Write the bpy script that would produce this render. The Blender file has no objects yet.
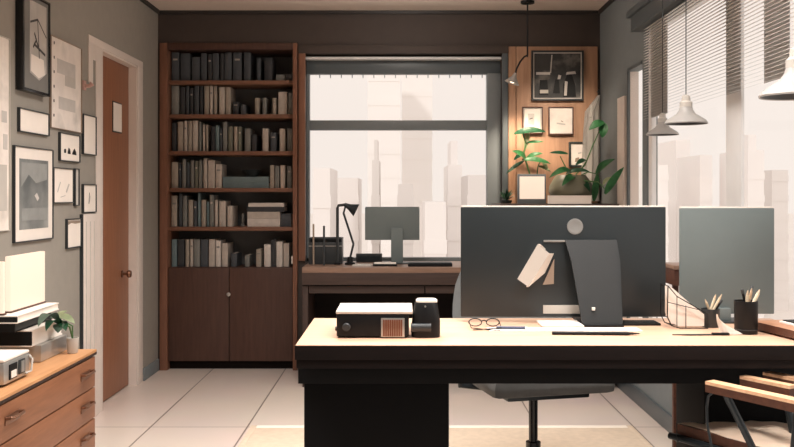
import bpy, bmesh, math, random
from mathutils import Vector, Matrix
random.seed(7)
R = math.radians
PI = math.pi
scn = bpy.context.scene
COL = scn.collection

# ------------------------------------------------------------------ camera geometry
EYE = 1.2            # eye height, metres
FPX = 900.0          # focal length in pixels of the 794 px wide frame
VX, VY = 400.0, 195.0
def at(px, py, Y):
    return Vector(((px - VX) * Y / FPX, Y, EYE - (py - VY) * Y / FPX))
def X_at(px, Y): return (px - VX) * Y / FPX
def Z_at(py, Y): return EYE - (py - VY) * Y / FPX

YB = 6.171           # face of the back wall
XL, XR = -1.659, 1.371
ZC = 2.462
DESK_Z = 0.75

# ------------------------------------------------------------------ materials
def lin(c):
    return tuple(((v / 255) / 12.92 if v / 255 <= 0.04045 else ((v / 255 + 0.055) / 1.055) ** 2.4) for v in c) + (1.0,)
MATS = {}
def plain(name, rgb, rough=0.6, metal=0.0, noise=0.06, scale=18.0, spec=0.5, bump=0.0):
    m = bpy.data.materials.new(name); m.use_nodes = True
    nt = m.node_tree; b = nt.nodes['Principled BSDF']
    tc = nt.nodes.new('ShaderNodeTexCoord')
    n = nt.nodes.new('ShaderNodeTexNoise'); n.inputs['Scale'].default_value = scale; n.inputs['Detail'].default_value = 4
    nt.links.new(tc.outputs['Object'], n.inputs['Vector'])
    r = nt.nodes.new('ShaderNodeValToRGB')
    c = lin(rgb)
    r.color_ramp.elements[0].position = 0.3; r.color_ramp.elements[1].position = 0.7
    r.color_ramp.elements[0].color = tuple(v * (1 - noise) for v in c[:3]) + (1,)
    r.color_ramp.elements[1].color = tuple(min(1, v * (1 + noise)) for v in c[:3]) + (1,)
    nt.links.new(n.outputs['Fac'], r.inputs['Fac'])
    nt.links.new(r.outputs['Color'], b.inputs['Base Color'])
    b.inputs['Roughness'].default_value = rough
    b.inputs['Metallic'].default_value = metal
    b.inputs['Specular IOR Level'].default_value = spec
    if bump:
        bp = nt.nodes.new('ShaderNodeBump'); bp.inputs['Strength'].default_value = bump
        bp.inputs['Distance'].default_value = 0.002
        n2 = nt.nodes.new('ShaderNodeTexNoise'); n2.inputs['Scale'].default_value = scale * 12
        nt.links.new(tc.outputs['Object'], n2.inputs['Vector'])
        nt.links.new(n2.outputs['Fac'], bp.inputs['Height']); nt.links.new(bp.outputs['Normal'], b.inputs['Normal'])
    MATS[name] = m
    return m
def wood(name, dark, light, stretch=(1, 1, 12), scale=6.0, rough=0.5, spec=0.4):
    """grain runs along the axis with the smallest stretch"""
    m = bpy.data.materials.new(name); m.use_nodes = True
    nt = m.node_tree; b = nt.nodes['Principled BSDF']
    tc = nt.nodes.new('ShaderNodeTexCoord'); mp = nt.nodes.new('ShaderNodeMapping')
    mp.inputs['Scale'].default_value = stretch
    nt.links.new(tc.outputs['Object'], mp.inputs['Vector'])
    n = nt.nodes.new('ShaderNodeTexNoise'); n.inputs['Scale'].default_value = scale
    n.inputs['Detail'].default_value = 6; n.inputs['Roughness'].default_value = 0.6; n.inputs['Distortion'].default_value = 0.4
    nt.links.new(mp.outputs['Vector'], n.inputs['Vector'])
    r = nt.nodes.new('ShaderNodeValToRGB')
    r.color_ramp.elements[0].position = 0.3; r.color_ramp.elements[1].position = 0.72
    r.color_ramp.elements[0].color = lin(dark); r.color_ramp.elements[1].color = lin(light)
    nt.links.new(n.outputs['Fac'], r.inputs['Fac'])
    nt.links.new(r.outputs['Color'], b.inputs['Base Color'])
    b.inputs['Roughness'].default_value = rough
    b.inputs['Specular IOR Level'].default_value = spec
    MATS[name] = m
    return m
def emit(name, rgb, strength):
    m = bpy.data.materials.new(name); m.use_nodes = True
    nt = m.node_tree; b = nt.nodes['Principled BSDF']
    b.inputs['Base Color'].default_value = tuple(v * .3 for v in lin(rgb)[:3]) + (1,)
    b.inputs['Emission Color'].default_value = lin(rgb)
    b.inputs['Emission Strength'].default_value = strength
    MATS[name] = m
    return m
def glass(name, tint, gloss=0.05):
    m = bpy.data.materials.new(name); m.use_nodes = True
    nt = m.node_tree; nt.nodes.remove(nt.nodes['Principled BSDF'])
    out = nt.nodes['Material Output']
    t = nt.nodes.new('ShaderNodeBsdfTransparent'); t.inputs['Color'].default_value = lin(tint)
    g = nt.nodes.new('ShaderNodeBsdfGlossy'); g.inputs['Roughness'].default_value = 0.03
    mx = nt.nodes.new('ShaderNodeMixShader'); mx.inputs['Fac'].default_value = gloss
    nt.links.new(t.outputs[0], mx.inputs[1]); nt.links.new(g.outputs[0], mx.inputs[2])
    nt.links.new(mx.outputs[0], out.inputs['Surface'])
    MATS[name] = m
    return m
def leafmat(name, a, b_):
    m = plain(name, a, 0.45, noise=0.0)
    nt = m.node_tree
    r = [n for n in nt.nodes if n.type == 'VALTORGB'][0]
    r.color_ramp.elements[0].color = lin(a); r.color_ramp.elements[1].color = lin(b_)
    return m
def artmat(name, stops, scale=3.0, rough=0.5, stretch=(1, 1, 1)):
    m = bpy.data.materials.new(name); m.use_nodes = True
    nt = m.node_tree; b = nt.nodes['Principled BSDF']
    tc = nt.nodes.new('ShaderNodeTexCoord'); mp = nt.nodes.new('ShaderNodeMapping'); mp.inputs['Scale'].default_value = stretch
    nt.links.new(tc.outputs['Object'], mp.inputs['Vector'])
    n = nt.nodes.new('ShaderNodeTexNoise'); n.inputs['Scale'].default_value = scale; n.inputs['Detail'].default_value = 5
    nt.links.new(mp.outputs['Vector'], n.inputs['Vector'])
    r = nt.nodes.new('ShaderNodeValToRGB')
    while len(r.color_ramp.elements) < len(stops): r.color_ramp.elements.new(0.5)
    for e, (p, c) in zip(r.color_ramp.elements, stops):
        e.position = p; e.color = lin(c)
    nt.links.new(n.outputs['Fac'], r.inputs['Fac']); nt.links.new(r.outputs['Color'], b.inputs['Base Color'])
    b.inputs['Roughness'].default_value = rough
    MATS[name] = m
    return m

# walls and room
plain('wall_paint', (150, 144, 135), 0.85, noise=0.03, bump=0.1)
plain('wall_grey', (120, 126, 128), 0.85, noise=0.03, bump=0.1)
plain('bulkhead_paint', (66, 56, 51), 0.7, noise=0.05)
plain('ceiling_paint', (222, 208, 196), 0.9, noise=0.02)
plain('frame_pale', (236, 235, 234), 0.5, noise=0.02)
plain('trim_white', (226, 214, 205), 0.5, noise=0.02)
plain('trim_dark', (46, 41, 39), 0.5)
plain('frame_metal', (122, 130, 134), 0.4, noise=0.02)
plain('frame_dark', (84, 92, 96), 0.4, noise=0.02)
wood('panel_wood', (158, 120, 94), (182, 144, 116), (14, 14, 1.2), 3.0, 0.5)
wood('door_wood', (140, 92, 66), (160, 108, 80), (20, 20, 1.2), 3.0, 0.45)
wood('case_wood', (70, 47, 39), (84, 58, 48), (18, 18, 1.5), 3.0, 0.45)
wood('case_wood_lit', (116, 78, 60), (136, 94, 74), (18, 18, 1.5), 3.0, 0.45)  # brighter copy of case_wood, light on the stiles put into the colour
wood('shelf_wood', (110, 75, 58), (130, 92, 72), (1.5, 18, 18), 3.0, 0.45)
plain('case_back', (98, 99, 99), 0.7)
wood('desk_top', (206, 164, 136), (219, 181, 154), (1.2, 16, 16), 3.0, 0.4)
wood('desk_dark', (21, 15, 14), (27, 19, 18), (1.2, 16, 16), 3.0, 0.6, 0.15)
plain('desk_black', (9, 9, 11), 0.6, spec=0.15)
wood('counter_wood', (56, 43, 38), (68, 52, 46), (1.2, 16, 16), 3.0, 0.5)
wood('counter_top', (124, 98, 82), (140, 112, 96), (1.2, 16, 16), 3.0, 0.4)
wood('dresser_wood', (126, 82, 57), (148, 99, 70), (18, 1.5, 18), 3.0, 0.45)
wood('dresser_top', (184, 132, 90), (202, 150, 104), (18, 1.5, 18), 3.0, 0.4)
plain('dresser_edge', (52, 34, 26), 0.5)
plain('handle_bronze', (128, 92, 72), 0.35, 0.7)
wood('arm_wood', (206, 160, 124), (232, 190, 154), (3, 12, 12), 4.0, 0.4)
wood('walnut', (70, 42, 31), (92, 56, 42), (3, 14, 14), 4.0, 0.45)
wood('riser_wood', (158, 112, 84), (180, 132, 100), (14, 2, 14), 4.0, 0.45)
plain('cushion', (244, 224, 204), 0.8, noise=0.08, scale=6)
plain('steel_dark', (48, 54, 58), 0.35, 0.5)
# goods
plain('black', (14, 15, 17), 0.5, spec=0.3)
plain('black_gloss', (20, 21, 23), 0.25)
plain('charcoal', (46, 49, 51), 0.45)
plain('screen_back', (33, 40, 43), 0.42, noise=0.02)
plain('screen_grey', (108, 118, 118), 0.5, noise=0.02)
plain('silver', (182, 180, 176), 0.3, 0.6)
plain('disc_grey', (132, 132, 130), 0.4)
plain('white', (236, 226, 216), 0.55, noise=0.02)
plain('paper', (240, 230, 220), 0.75, noise=0.02)
plain('lid_cream', (204, 194, 184), 0.6, noise=.02)
plain('chair_back', (158, 160, 160), 0.9, noise=.05, scale=30)
plain('paper_grey', (190, 184, 176), 0.75, noise=0.03)
plain('lamp_white', (160, 156, 152), 0.45, noise=0.02)
plain('copper', (116, 70, 50), 0.5, 0.1)
plain('grey_fabric', (112, 113, 112), 0.9, noise=0.06, scale=40, bump=0.2)
plain('coat', (204, 200, 194), 0.9, noise=0.05)
plain('rug', (212, 192, 170), 0.95, noise=0.06, scale=30, bump=0.3)
plain('rug_edge', (240, 228, 214), 0.95, noise=0.02)
plain('blue_ink', (62, 70, 96), 0.4)
plain('tan', (150, 132, 116), 0.7)
plain('pot_olive', (112, 110, 92), 0.4, noise=0.1, scale=8)
plain('pot_dark', (40, 46, 44), 0.5)
plain('soil', (40, 30, 24), 0.95, noise=0.3, scale=80)
plain('slat_white', (226, 222, 218), 0.5, noise=0.01)
plain('shade_band_grey', (196, 196, 196), 0.8)
plain('pencil_cream', (222, 206, 178), 0.6)
plain('pencil_tan', (196, 174, 146), 0.6)
plain('pink_peg', (200, 160, 150), 0.5)
leafmat('leaf', (36, 96, 56), (76, 146, 88))
leafmat('leaf_dark', (22, 70, 48), (42, 98, 64))
leafmat('leaf_pale', (140, 156, 118), (186, 190, 154))
leafmat('leaf_grey', (66, 92, 78), (104, 126, 108))
plain('stem', (72, 110, 60), 0.6)
# books
BOOKC = {'slate': (70, 74, 79), 'charcoal': (52, 53, 56), 'grey': (122, 122, 118), 'beige': (158, 148, 136), 'cream': (184, 174, 164),
         'white': (206, 198, 190), 'blue-grey': (104, 122, 126), 'olive': (112, 112, 100)}
for k, v in BOOKC.items(): plain('book_' + k, v, 0.7, noise=0.08, scale=30)
# glow, glass
emit('lamp_glow', (255, 230, 206), .88)
plain('stand_dark', (27, 29, 30), 0.5)
emit('bulb_glow', (255, 232, 205), 3.0)
glass('pane', (254, 254, 254), 0.015)
glass('case_glass', (226, 228, 230), 0.05)
# prints
artmat('print_dark', [(0.3, (30, 31, 32)), (0.52, (52, 52, 52)), (0.7, (120, 116, 110))], 9)
artmat('print_grey', [(0.3, (92, 96, 96)), (0.5, (124, 126, 124)), (0.7, (160, 160, 156))], 5)
artmat('print_pale', [(0.35, (226, 216, 208)), (0.5, (238, 228, 219)), (0.68, (206, 198, 190))], 6)
artmat('print_sketch', [(0.3, (196, 188, 180)), (0.5, (176, 170, 163)), (0.7, (206, 200, 192))], 6)
plain('mat_grey', (118, 116, 112), 0.8)
plain('print_ink', (62, 60, 58), 0.8)
plain('print_mist', (142, 143, 140), 0.8, noise=.1, scale=14)
plain('print_soft', (196, 190, 184), 0.8)
# city, with the haze put into its pale colours
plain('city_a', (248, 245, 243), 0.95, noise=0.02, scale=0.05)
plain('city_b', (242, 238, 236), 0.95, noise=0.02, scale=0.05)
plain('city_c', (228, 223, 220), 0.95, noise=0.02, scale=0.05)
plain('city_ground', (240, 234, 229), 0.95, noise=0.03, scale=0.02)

def floor_mat():
    m = bpy.data.materials.new('floor_tiles'); m.use_nodes = True
    nt = m.node_tree; b = nt.nodes['Principled BSDF']
    tc = nt.nodes.new('ShaderNodeTexCoord'); mp = nt.nodes.new('ShaderNodeMapping')
    mp.inputs['Location'].default_value = (1.29, -4.655 + 1.6 * 4, 0)
    nt.links.new(tc.outputs['Object'], mp.inputs['Vector'])
    br = nt.nodes.new('ShaderNodeTexBrick'); br.offset = 0.0; br.squash = 1.0
    br.inputs['Scale'].default_value = 1.0; br.inputs['Brick Width'].default_value = 0.5; br.inputs['Row Height'].default_value = 1.6
    br.inputs['Mortar Size'].default_value = 0.004; br.inputs['Mortar Smooth'].default_value = 0.1; br.inputs['Bias'].default_value = 0
    br.inputs['Color1'].default_value = lin((222, 207, 196)); br.inputs['Color2'].default_value = lin((216, 201, 190))
    br.inputs['Mortar'].default_value = lin((128, 114, 104))
    nt.links.new(mp.outputs['Vector'], br.inputs['Vector'])
    n = nt.nodes.new('ShaderNodeTexNoise'); n.inputs['Scale'].default_value = 2.2; n.inputs['Detail'].default_value = 5
    nt.links.new(tc.outputs['Object'], n.inputs['Vector'])
    mx = nt.nodes.new('ShaderNodeMix'); mx.data_type = 'RGBA'; mx.blend_type = 'MULTIPLY'; mx.inputs['Factor'].default_value = 0.12
    nt.links.new(br.outputs['Color'], mx.inputs['A']); nt.links.new(n.outputs['Color'], mx.inputs['B'])
    nt.links.new(mx.outputs['Result'], b.inputs['Base Color'])
    b.inputs['Roughness'].default_value = 0.32
    MATS['floor_tiles'] = m
floor_mat()

# ------------------------------------------------------------------ mesh builder
class MB:
    def __init__(s): s.bm = bmesh.new(); s.mats = []
    def mi(s, m):
        if m not in s.mats: s.mats.append(m)
        return s.mats.index(m)
    def _fin(s, faces, m):
        i = s.mi(m)
        for f in faces: f.material_index = i
    def box(s, lo, hi, m, bev=0.0, mtx=None):
        lo = Vector(lo); hi = Vector(hi)
        vs = [s.bm.verts.new((x, y, z)) for z in (lo.z, hi.z) for y in (lo.y, hi.y) for x in (lo.x, hi.x)]
        idx = [(0, 2, 3, 1), (4, 5, 7, 6), (0, 1, 5, 4), (2, 6, 7, 3), (0, 4, 6, 2), (1, 3, 7, 5)]
        fs = [s.bm.faces.new([vs[i] for i in q]) for q in idx]
        s._fin(fs, m)
        if mtx is not None: bmesh.ops.transform(s.bm, matrix=mtx, verts=vs)
        if bev > 0:
            es = list({e for f in fs for e in f.edges})
            bmesh.ops.bevel(s.bm, geom=es, offset=bev, segments=2, profile=0.6, affect='EDGES', clamp_overlap=True, material=-1)
        return s
    def prism(s, pts, d, m):
        """closed polygon pts (3-D) extruded by vector d"""
        d = Vector(d)
        a = [s.bm.verts.new(p) for p in pts]; b = [s.bm.verts.new(Vector(p) + d) for p in pts]
        n = len(a)
        fs = [s.bm.faces.new(a), s.bm.faces.new(b[::-1])]
        for i in range(n): fs.append(s.bm.faces.new((a[i], b[i], b[(i + 1) % n], a[(i + 1) % n])))
        s._fin(fs, m); bmesh.ops.recalc_face_normals(s.bm, faces=fs)
        return s
    def tube(s, path, r, m, seg=8, cap=True):
        path = [Vector(p) for p in path]; n = len(path)
        rr = r if isinstance(r, (list, tuple)) else [r] * n
        rings = []; prev = None
        for i, p in enumerate(path):
            t = (path[min(i + 1, n - 1)] - path[max(i - 1, 0)]).normalized()
            if prev is None:
                u = t.orthogonal().normalized()
            else:
                u = (prev - t * prev.dot(t)).normalized()
            prev = u; v = t.cross(u)
            rings.append([s.bm.verts.new(p + (u * math.cos(2 * PI * k / seg) + v * math.sin(2 * PI * k / seg)) * rr[i]) for k in range(seg)])
        fs = []
        for a, b in zip(rings, rings[1:]):
            for k in range(seg): fs.append(s.bm.faces.new((a[k], a[(k + 1) % seg], b[(k + 1) % seg], b[k])))
        if cap: fs.append(s.bm.faces.new(rings[0][::-1])); fs.append(s.bm.faces.new(rings[-1]))
        s._fin(fs, m)
        return s
    def lathe(s, prof, c, m, seg=28, mtx=None, m_of=None):
        c = Vector(c); rings = []; allv = []
        for r, z in prof:
            if r < 1e-5: ring = [s.bm.verts.new(c + Vector((0, 0, z)))]
            else: ring = [s.bm.verts.new(c + Vector((r * math.cos(2 * PI * k / seg), r * math.sin(2 * PI * k / seg), z))) for k in range(seg)]
            rings.append(ring); allv += ring
        for j, (a, b) in enumerate(zip(rings, rings[1:])):
            fs = []
            for k in range(seg):
                k2 = (k + 1) % seg
                q = [a[k % len(a)], a[k2 % len(a)], b[k2 % len(b)], b[k % len(b)]]
                qq = []
                for v in q:
                    if v not in qq: qq.append(v)
                if len(qq) > 2: fs.append(s.bm.faces.new(qq))
            s._fin(fs, m_of(j) if m_of else m)
        if mtx is not None: bmesh.ops.transform(s.bm, matrix=mtx, verts=allv)
        return s
    def sheet(s, rows, m, thick=0.0):
        """grid of points -> surface, optionally with thickness"""
        g = [[s.bm.verts.new(p) for p in row] for row in rows]
        fs = []
        for i in range(len(g) - 1):
            for j in range(len(g[0]) - 1):
                fs.append(s.bm.faces.new((g[i][j], g[i][j + 1], g[i + 1][j + 1], g[i + 1][j])))
        s._fin(fs, m)
        if thick:
            i = s.mi(m)
            ret = bmesh.ops.solidify(s.bm, geom=fs, thickness=thick)
            for f in ret['geom']:
                if isinstance(f, bmesh.types.BMFace): f.material_index = i
        return s
    def leaf(s, a, b, w, m, arch=0.25, fold=0.3, n=8, up=None, side=None):
        a = Vector(a); b = Vector(b); ax = b - a; L = ax.length
        up = Vector(up) if up else Vector((0, -0.25, 1))
        sd = Vector(side) if side else ax.cross(up)
        if sd.length < 1e-6: sd = Vector((1, 0, 0))
        sd = sd.normalized(); nn = sd.cross(ax).normalized()
        if nn.z < 0: nn = -nn
        rows = []
        for i in range(n + 1):
            t = i / n
            p = a + ax * t + nn * (L * arch * 4 * t * (1 - t))
            ww = w * 0.5 * (math.sin(PI * min(1, t * 0.93 + 0.05)) ** 0.75) * (1.15 - 0.35 * t)
            if i == n: ww = 0.0006
            rows.append([p - sd * ww + nn * ww * fold, p, p + sd * ww + nn * ww * fold])
        return s.sheet(rows, m, 0.0012)
    def build(s, name, parent=None, base=True, smooth=35, world=True, loc=None):
        me = bpy.data.meshes.new(name)
        if parent is not None:
            off = wloc(parent) if world else Vector((0, 0, 0))
            bmesh.ops.translate(s.bm, vec=-off, verts=s.bm.verts)
        elif loc is not None:
            bmesh.ops.translate(s.bm, vec=-Vector(loc), verts=s.bm.verts)
        else:
            xs = [v.co.x for v in s.bm.verts]; ys = [v.co.y for v in s.bm.verts]; zs = [v.co.z for v in s.bm.verts]
            loc = Vector(((min(xs) + max(xs)) / 2, (min(ys) + max(ys)) / 2, min(zs)))
            bmesh.ops.translate(s.bm, vec=-loc, verts=s.bm.verts)
        bmesh.ops.recalc_face_normals(s.bm, faces=s.bm.faces)
        s.bm.to_mesh(me); s.bm.free()
        for m in s.mats: me.materials.append(MATS[m])
        if smooth:
            me.polygons.foreach_set('use_smooth', [True] * len(me.polygons))
            me.set_sharp_from_angle(angle=R(smooth))
        o = bpy.data.objects.new(name, me); COL.objects.link(o)
        if parent is not None: o.parent = parent
        else: o.location = loc
        return o
def wloc(o):
    v = Vector((0, 0, 0))
    while o is not None:
        v = v + o.location; o = o.parent
    return v
def tag(o, label, cat, group=None):
    o['label'] = label; o['category'] = cat
    if group: o['group'] = group
    return o
def thing(name, label, cat, loc, group=None, rz=0.0):
    o = bpy.data.objects.new(name, None); COL.objects.link(o)
    o.location = loc; o.rotation_euler = (0, 0, rz); o.empty_display_size = 0.05
    return tag(o, label, cat, group)
def struct(o):
    o['kind'] = 'structure'; return o
def sroot(name, loc):
    o = bpy.data.objects.new(name, None); COL.objects.link(o); o.location = loc
    return struct(o)

# ================================================================== THE ROOM
Y0 = -0.9            # wall behind the camera
struct(MB().box((XL - .3, Y0 - .15, -.1), (XR + .35, YB + .5, 0), 'floor_tiles').build('floor', loc=(0, 0, 0)))
struct(MB().box((XL - .3, Y0 - .15, ZC), (XR + .35, YB + .5, ZC + .1), 'ceiling_paint').build('ceiling', loc=(0, 0, 0)))
struct(MB().box((XL - .12, Y0 - .12, 0), (XR + .18, Y0, ZC), 'wall_paint').build('wall_front'))
# left wall with a doorway
DY0, DY1, DZ = 5.01, 5.68, 2.015
w = MB()
w.box((XL - .14, Y0, 0), (XL, DY0, ZC), 'wall_paint')
w.box((XL - .14, DY1, 0), (XL, YB + .4, ZC), 'wall_paint')
w.box((XL - .14, DY0, DZ), (XL, DY1, ZC), 'wall_paint')
struct(w.build('wall_left'))
# right wall with the long window
WY0, WY1, WZ0, WZ1 = 0.9, 5.0, 0.45, 2.14
w = MB()
w.box((XR, Y0, 0), (XR + .06, WY0, ZC), 'wall_grey')
w.box((XR, WY1, 0), (XR + .06, 5.09, ZC), 'wall_grey')
w.box((XR, 5.09, 0), (XR + .06, 5.40, .3), 'wall_grey'); w.box((XR, 5.09, 1.94), (XR + .06, 5.40, ZC), 'wall_grey')
w.box((XR, 5.40, 0), (XR + .06, YB + .4, ZC), 'wall_grey')
w.box((XR, WY0, 0), (XR + .06, WY1, WZ0), 'wall_grey')
w.box((XR, WY0, WZ1), (XR + .06, WY1, ZC), 'wall_grey')
struct(w.build('wall_right'))
# back wall: bookcase niche, window opening, panelled right end
NX0, NX1, NZ = X_at(160, YB), X_at(298, YB), Z_at(43, YB)
BX0, BX1, BZ0, BZ1 = X_at(305, YB), X_at(502, YB), 0.735, Z_at(54, YB)
YW = YB + .36
w = MB()
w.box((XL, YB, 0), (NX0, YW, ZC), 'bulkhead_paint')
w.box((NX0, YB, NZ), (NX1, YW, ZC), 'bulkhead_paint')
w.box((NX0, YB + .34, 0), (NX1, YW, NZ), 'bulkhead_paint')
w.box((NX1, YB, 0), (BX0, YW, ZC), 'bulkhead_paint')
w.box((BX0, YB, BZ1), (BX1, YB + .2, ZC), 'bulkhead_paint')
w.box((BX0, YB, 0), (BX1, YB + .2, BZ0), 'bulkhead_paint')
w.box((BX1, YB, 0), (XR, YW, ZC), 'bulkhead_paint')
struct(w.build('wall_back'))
# wood panelling on the right end of the back wall (two boards with a joint)
w = MB()
px0, px1, px2 = X_at(508, YB), X_at(516, YB), X_at(597, YB)
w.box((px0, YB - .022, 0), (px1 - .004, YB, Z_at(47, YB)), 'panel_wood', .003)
w.box((px1, YB - .022, 0), (px2, YB, Z_at(47, YB)), 'panel_wood', .003)  # boards stop short; dark bulkhead paint above imitates the shaded panel top
struct(w.build('trim_1'))
# trim around the back window
w = MB()
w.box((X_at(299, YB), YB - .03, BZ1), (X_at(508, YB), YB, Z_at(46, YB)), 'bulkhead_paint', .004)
w.box((BX1, YB - .03, 0.75), (X_at(507.5, YB), YB, BZ1), 'frame_dark', .004)
w.box((X_at(299, YB), YB - .03, 0.75), (BX0 + .005, YB, BZ1), 'case_wood_lit', .004)
struct(w.build('trim_2'))
# dark line at the ceiling
w = MB()
w.box((XL, YB - .02, ZC - .022), (XR, YB, ZC), 'trim_dark')
w.box((XL, Y0, ZC - .022), (XL + .018, YB - .02, ZC), 'trim_dark')
w.box((XR - .018, Y0, ZC - .022), (XR, YB - .02, ZC), 'trim_dark')
struct(w.build('trim_3'))
# skirting
struct(MB().box((XR - .015, Y0, 0), (XR, YB - .03, .09), 'frame_dark', .003).build('baseboard_right'))
struct(MB().box((X_at(300, YB), YB - .045, 0), (XR - .02, YB - .023, .09), 'trim_dark', .003).build('baseboard_back'))
w = MB()
w.box((XL, Y0, 0), (XL + .015, 4.66, .09), 'trim_white', .003)
w.box((XL, 5.80, 0), (XL + .012, YB - .01, .08), 'wall_grey', .003)
struct(w.build('baseboard_left'))

# ---- back window
win = sroot('window_1', ((BX0 + BX1) / 2, YB + .14, BZ0))
yf0, yf1 = YB + .10, YB + .16
w = MB()
w.box((BX0, yf0, Z_at(72, YB)), (BX1, yf1, BZ1), 'frame_dark', .004)            # head
w.box((BX0, YB + .03, 2.136), (BX1, yf0, 2.153), 'frame_pale', .002)
w.box((BX0, yf0, BZ0), (X_at(308, YB), yf1, Z_at(72, YB)), 'frame_metal', .003)
w.box((X_at(488, YB), yf0 - .03, BZ0), (BX1, yf1, Z_at(72, YB)), 'frame_metal', .004)
w.box((X_at(308, YB), yf0, Z_at(129, YB)), (X_at(488, YB), yf1, Z_at(119, YB)), 'frame_metal', .004)
w.box((BX0, yf0, BZ0), (X_at(488, YB), yf1, BZ0 + .03), 'frame_metal', .003)
for k in range(16):                                                           # little blind hooks under the head
    x = X_at(318 + k * 11, YB)
    w.box((x, yf0 - .004, Z_at(76, YB)), (x + .006, yf0 + .004, Z_at(72, YB)), 'frame_metal')
w.build('window_frame', win)
MB().box((X_at(308, YB), yf0 + .028, BZ0 + .03), (X_at(488, YB), yf0 + .034, Z_at(72, YB)), 'pane').build('pane', win)

# ---- right window
win = sroot('window_2', (XR + .1, (WY0 + WY1) / 2, WZ0))
xf0, xf1 = XR + .012, XR + .045
w = MB()
w.box((xf0, WY0, WZ1 - .05), (xf1, WY1, WZ1), 'frame_pale', .003)
w.box((xf0, WY0, WZ0), (xf1, WY1, WZ0 + .05), 'frame_pale', .003)
w.box((XR + .004, WY1 - .085, WZ0 + .05), (XR + .03, WY1 - .02, WZ1 - .05), 'frame_pale', .003)
for (a, b) in ((3.65, 3.82), (2.15, 2.3), (0.9, 0.96)):
    w.box((xf0, a, WZ0 + .05), (xf0 + .014, b, WZ1 - .05), 'frame_pale', .003)
w.box((XR - .02, WY0, WZ0 - .03), (xf0, WY1, WZ0), 'frame_pale', .004)
w.build('window_frame', win)
MB().box((xf0 + .016, WY0, WZ0 + .05), (xf0 + .020, WY1, WZ1 - .05), 'pane').build('pane', win)
# ---- door in the left wall
door = sroot('door_1', (XL, (DY0 + DY1) / 2, 0))
XD = XL - .05
MB().box((XD - .04, DY0 + .012, 0.008), (XD, DY1 - .012, DZ - .012), 'door_wood', .002).build('door_leaf', door)
w = MB()                                                                       # jambs and casing
c0, c1 = 4.90, 5.79
w.box((XL, c0, 0), (XL + .006, DY0, DZ), 'trim_white', .003)
w.box((XL, DY1, 0), (XL + .006, c1, DZ), 'trim_white', .003)
w.box((XL, 4.785, DZ), (XL + .006, c1, 2.055), 'trim_white', .003)
w.box((XL, 4.785, 1.80), (XL + .006, 4.85, DZ), 'trim_white', .003)
w.box((XL, 4.85, 1.93), (XL + .006, c0, DZ), 'trim_white', .003)
w.box((XL - .14, DY0, 0), (XL, DY0 + .012, DZ), 'trim_white')
w.box((XL - .14, DY1 - .012, 0), (XL, DY1, DZ), 'trim_white')
w.box((XL - .14, DY0, DZ - .012), (XL, DY1, DZ), 'trim_white')
w.box((XD - .06, DY0 + .012, .0), (XD - .05, DY1 - .012, DZ - .012), 'trim_dark')
w.build('door_frame', door)
hp = Vector((XD, 5.53, 0.715))
w = MB()
w.lathe([(0, .0), (.022, .0), (.022, .006), (.009, .008), (.009, .03), (.02, .034), (.024, .045), (.02, .056), (0, .06)], (0, 0, 0), 'handle_bronze', 18,
        Matrix.Translation(hp) @ Matrix.Rotation(R(90), 4, 'Y'))
w.build('door_handle', door)
n = thing('notice', 'white paper notice in thin dark frame on the brown door', 'notice', (XD, 5.27, 1.54))
yn0, yn1 = 1.71 * 900 / (400 - 112), 1.71 * 900 / (400 - 121)
zt, zb = 1.76, 1.575
MB().box((XD, yn0, zb), (XD + .004, yn1, zt), 'charcoal', .001).build('backing', n)
MB().box((XD + .004, yn0 + .008, zb + .008), (XD + .006, yn1 - .008, zt - .008), 'paper').build('sheet', n)

# ---- narrow window in the right wall, next to the corner
NW0, NW1, NWZ0, NWZ1 = 5.09, 5.40, .3, 1.94
win = sroot('window_3', (XR, 5.22, NWZ0))
w = MB()
w.box((XR - .006, NW1, NWZ0 - .02), (XR, NW1 + .022, NWZ1 + .02), 'frame_dark', .002)
w.box((XR - .006, NW0, NWZ1), (XR, NW1, NWZ1 + .02), 'frame_dark', .002)
w.box((XR - .006, NW0, NWZ0 - .02), (XR, NW1, NWZ0), 'frame_dark', .002)
w.box((XR + .01, NW0, NWZ0), (XR + .06, NW0 + .004, NWZ1), 'trim_white')
w.box((XR + .01, NW1 - .004, NWZ0), (XR + .06, NW1, NWZ1), 'trim_white')
w.build('window_frame', win)
MB().box((XR + .004, NW0, NWZ0), (XR + .009, NW1, NWZ1), 'pane').build('pane', win)
struct(MB().box((XR - .02, 5.435, 0.09), (XR, 5.60, 1.80), 'trim_white', .003).build('reflection_strip'))  # white strip stands in for a bright reflection on the wall

# ---- white panel standing against the left wall next to the door
o = MB().box((XL, 4.66, 0.0), (XL + .016, 4.672, 1.10), 'charcoal').box((XL, 4.672, 0), (XL + .016, 4.893, 1.10), 'trim_white', .003)
for k in range(3): o.box((XL + .016, 4.71 + k * .06, 0.04), (XL + .018, 4.715 + k * .06, 1.06), 'paper_grey')
tag(o.build('wall_panel'), 'tall white grooved panel against the left wall beside the door casing', 'panel')
# coat peg
o = MB().tube([(XL, 4.72, 1.772), (XL + .03, 4.72, 1.772), (XL + .045, 4.72, 1.785)], [.011, .009, .014], 'pink_peg', 12)
o.box((XL, 4.70, 1.75), (XL + .008, 4.74, 1.80), 'pink_peg', .002)
tag(o.build('wall_hook'), 'small pinkish wall hook left of the door casing top', 'hook')

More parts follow.
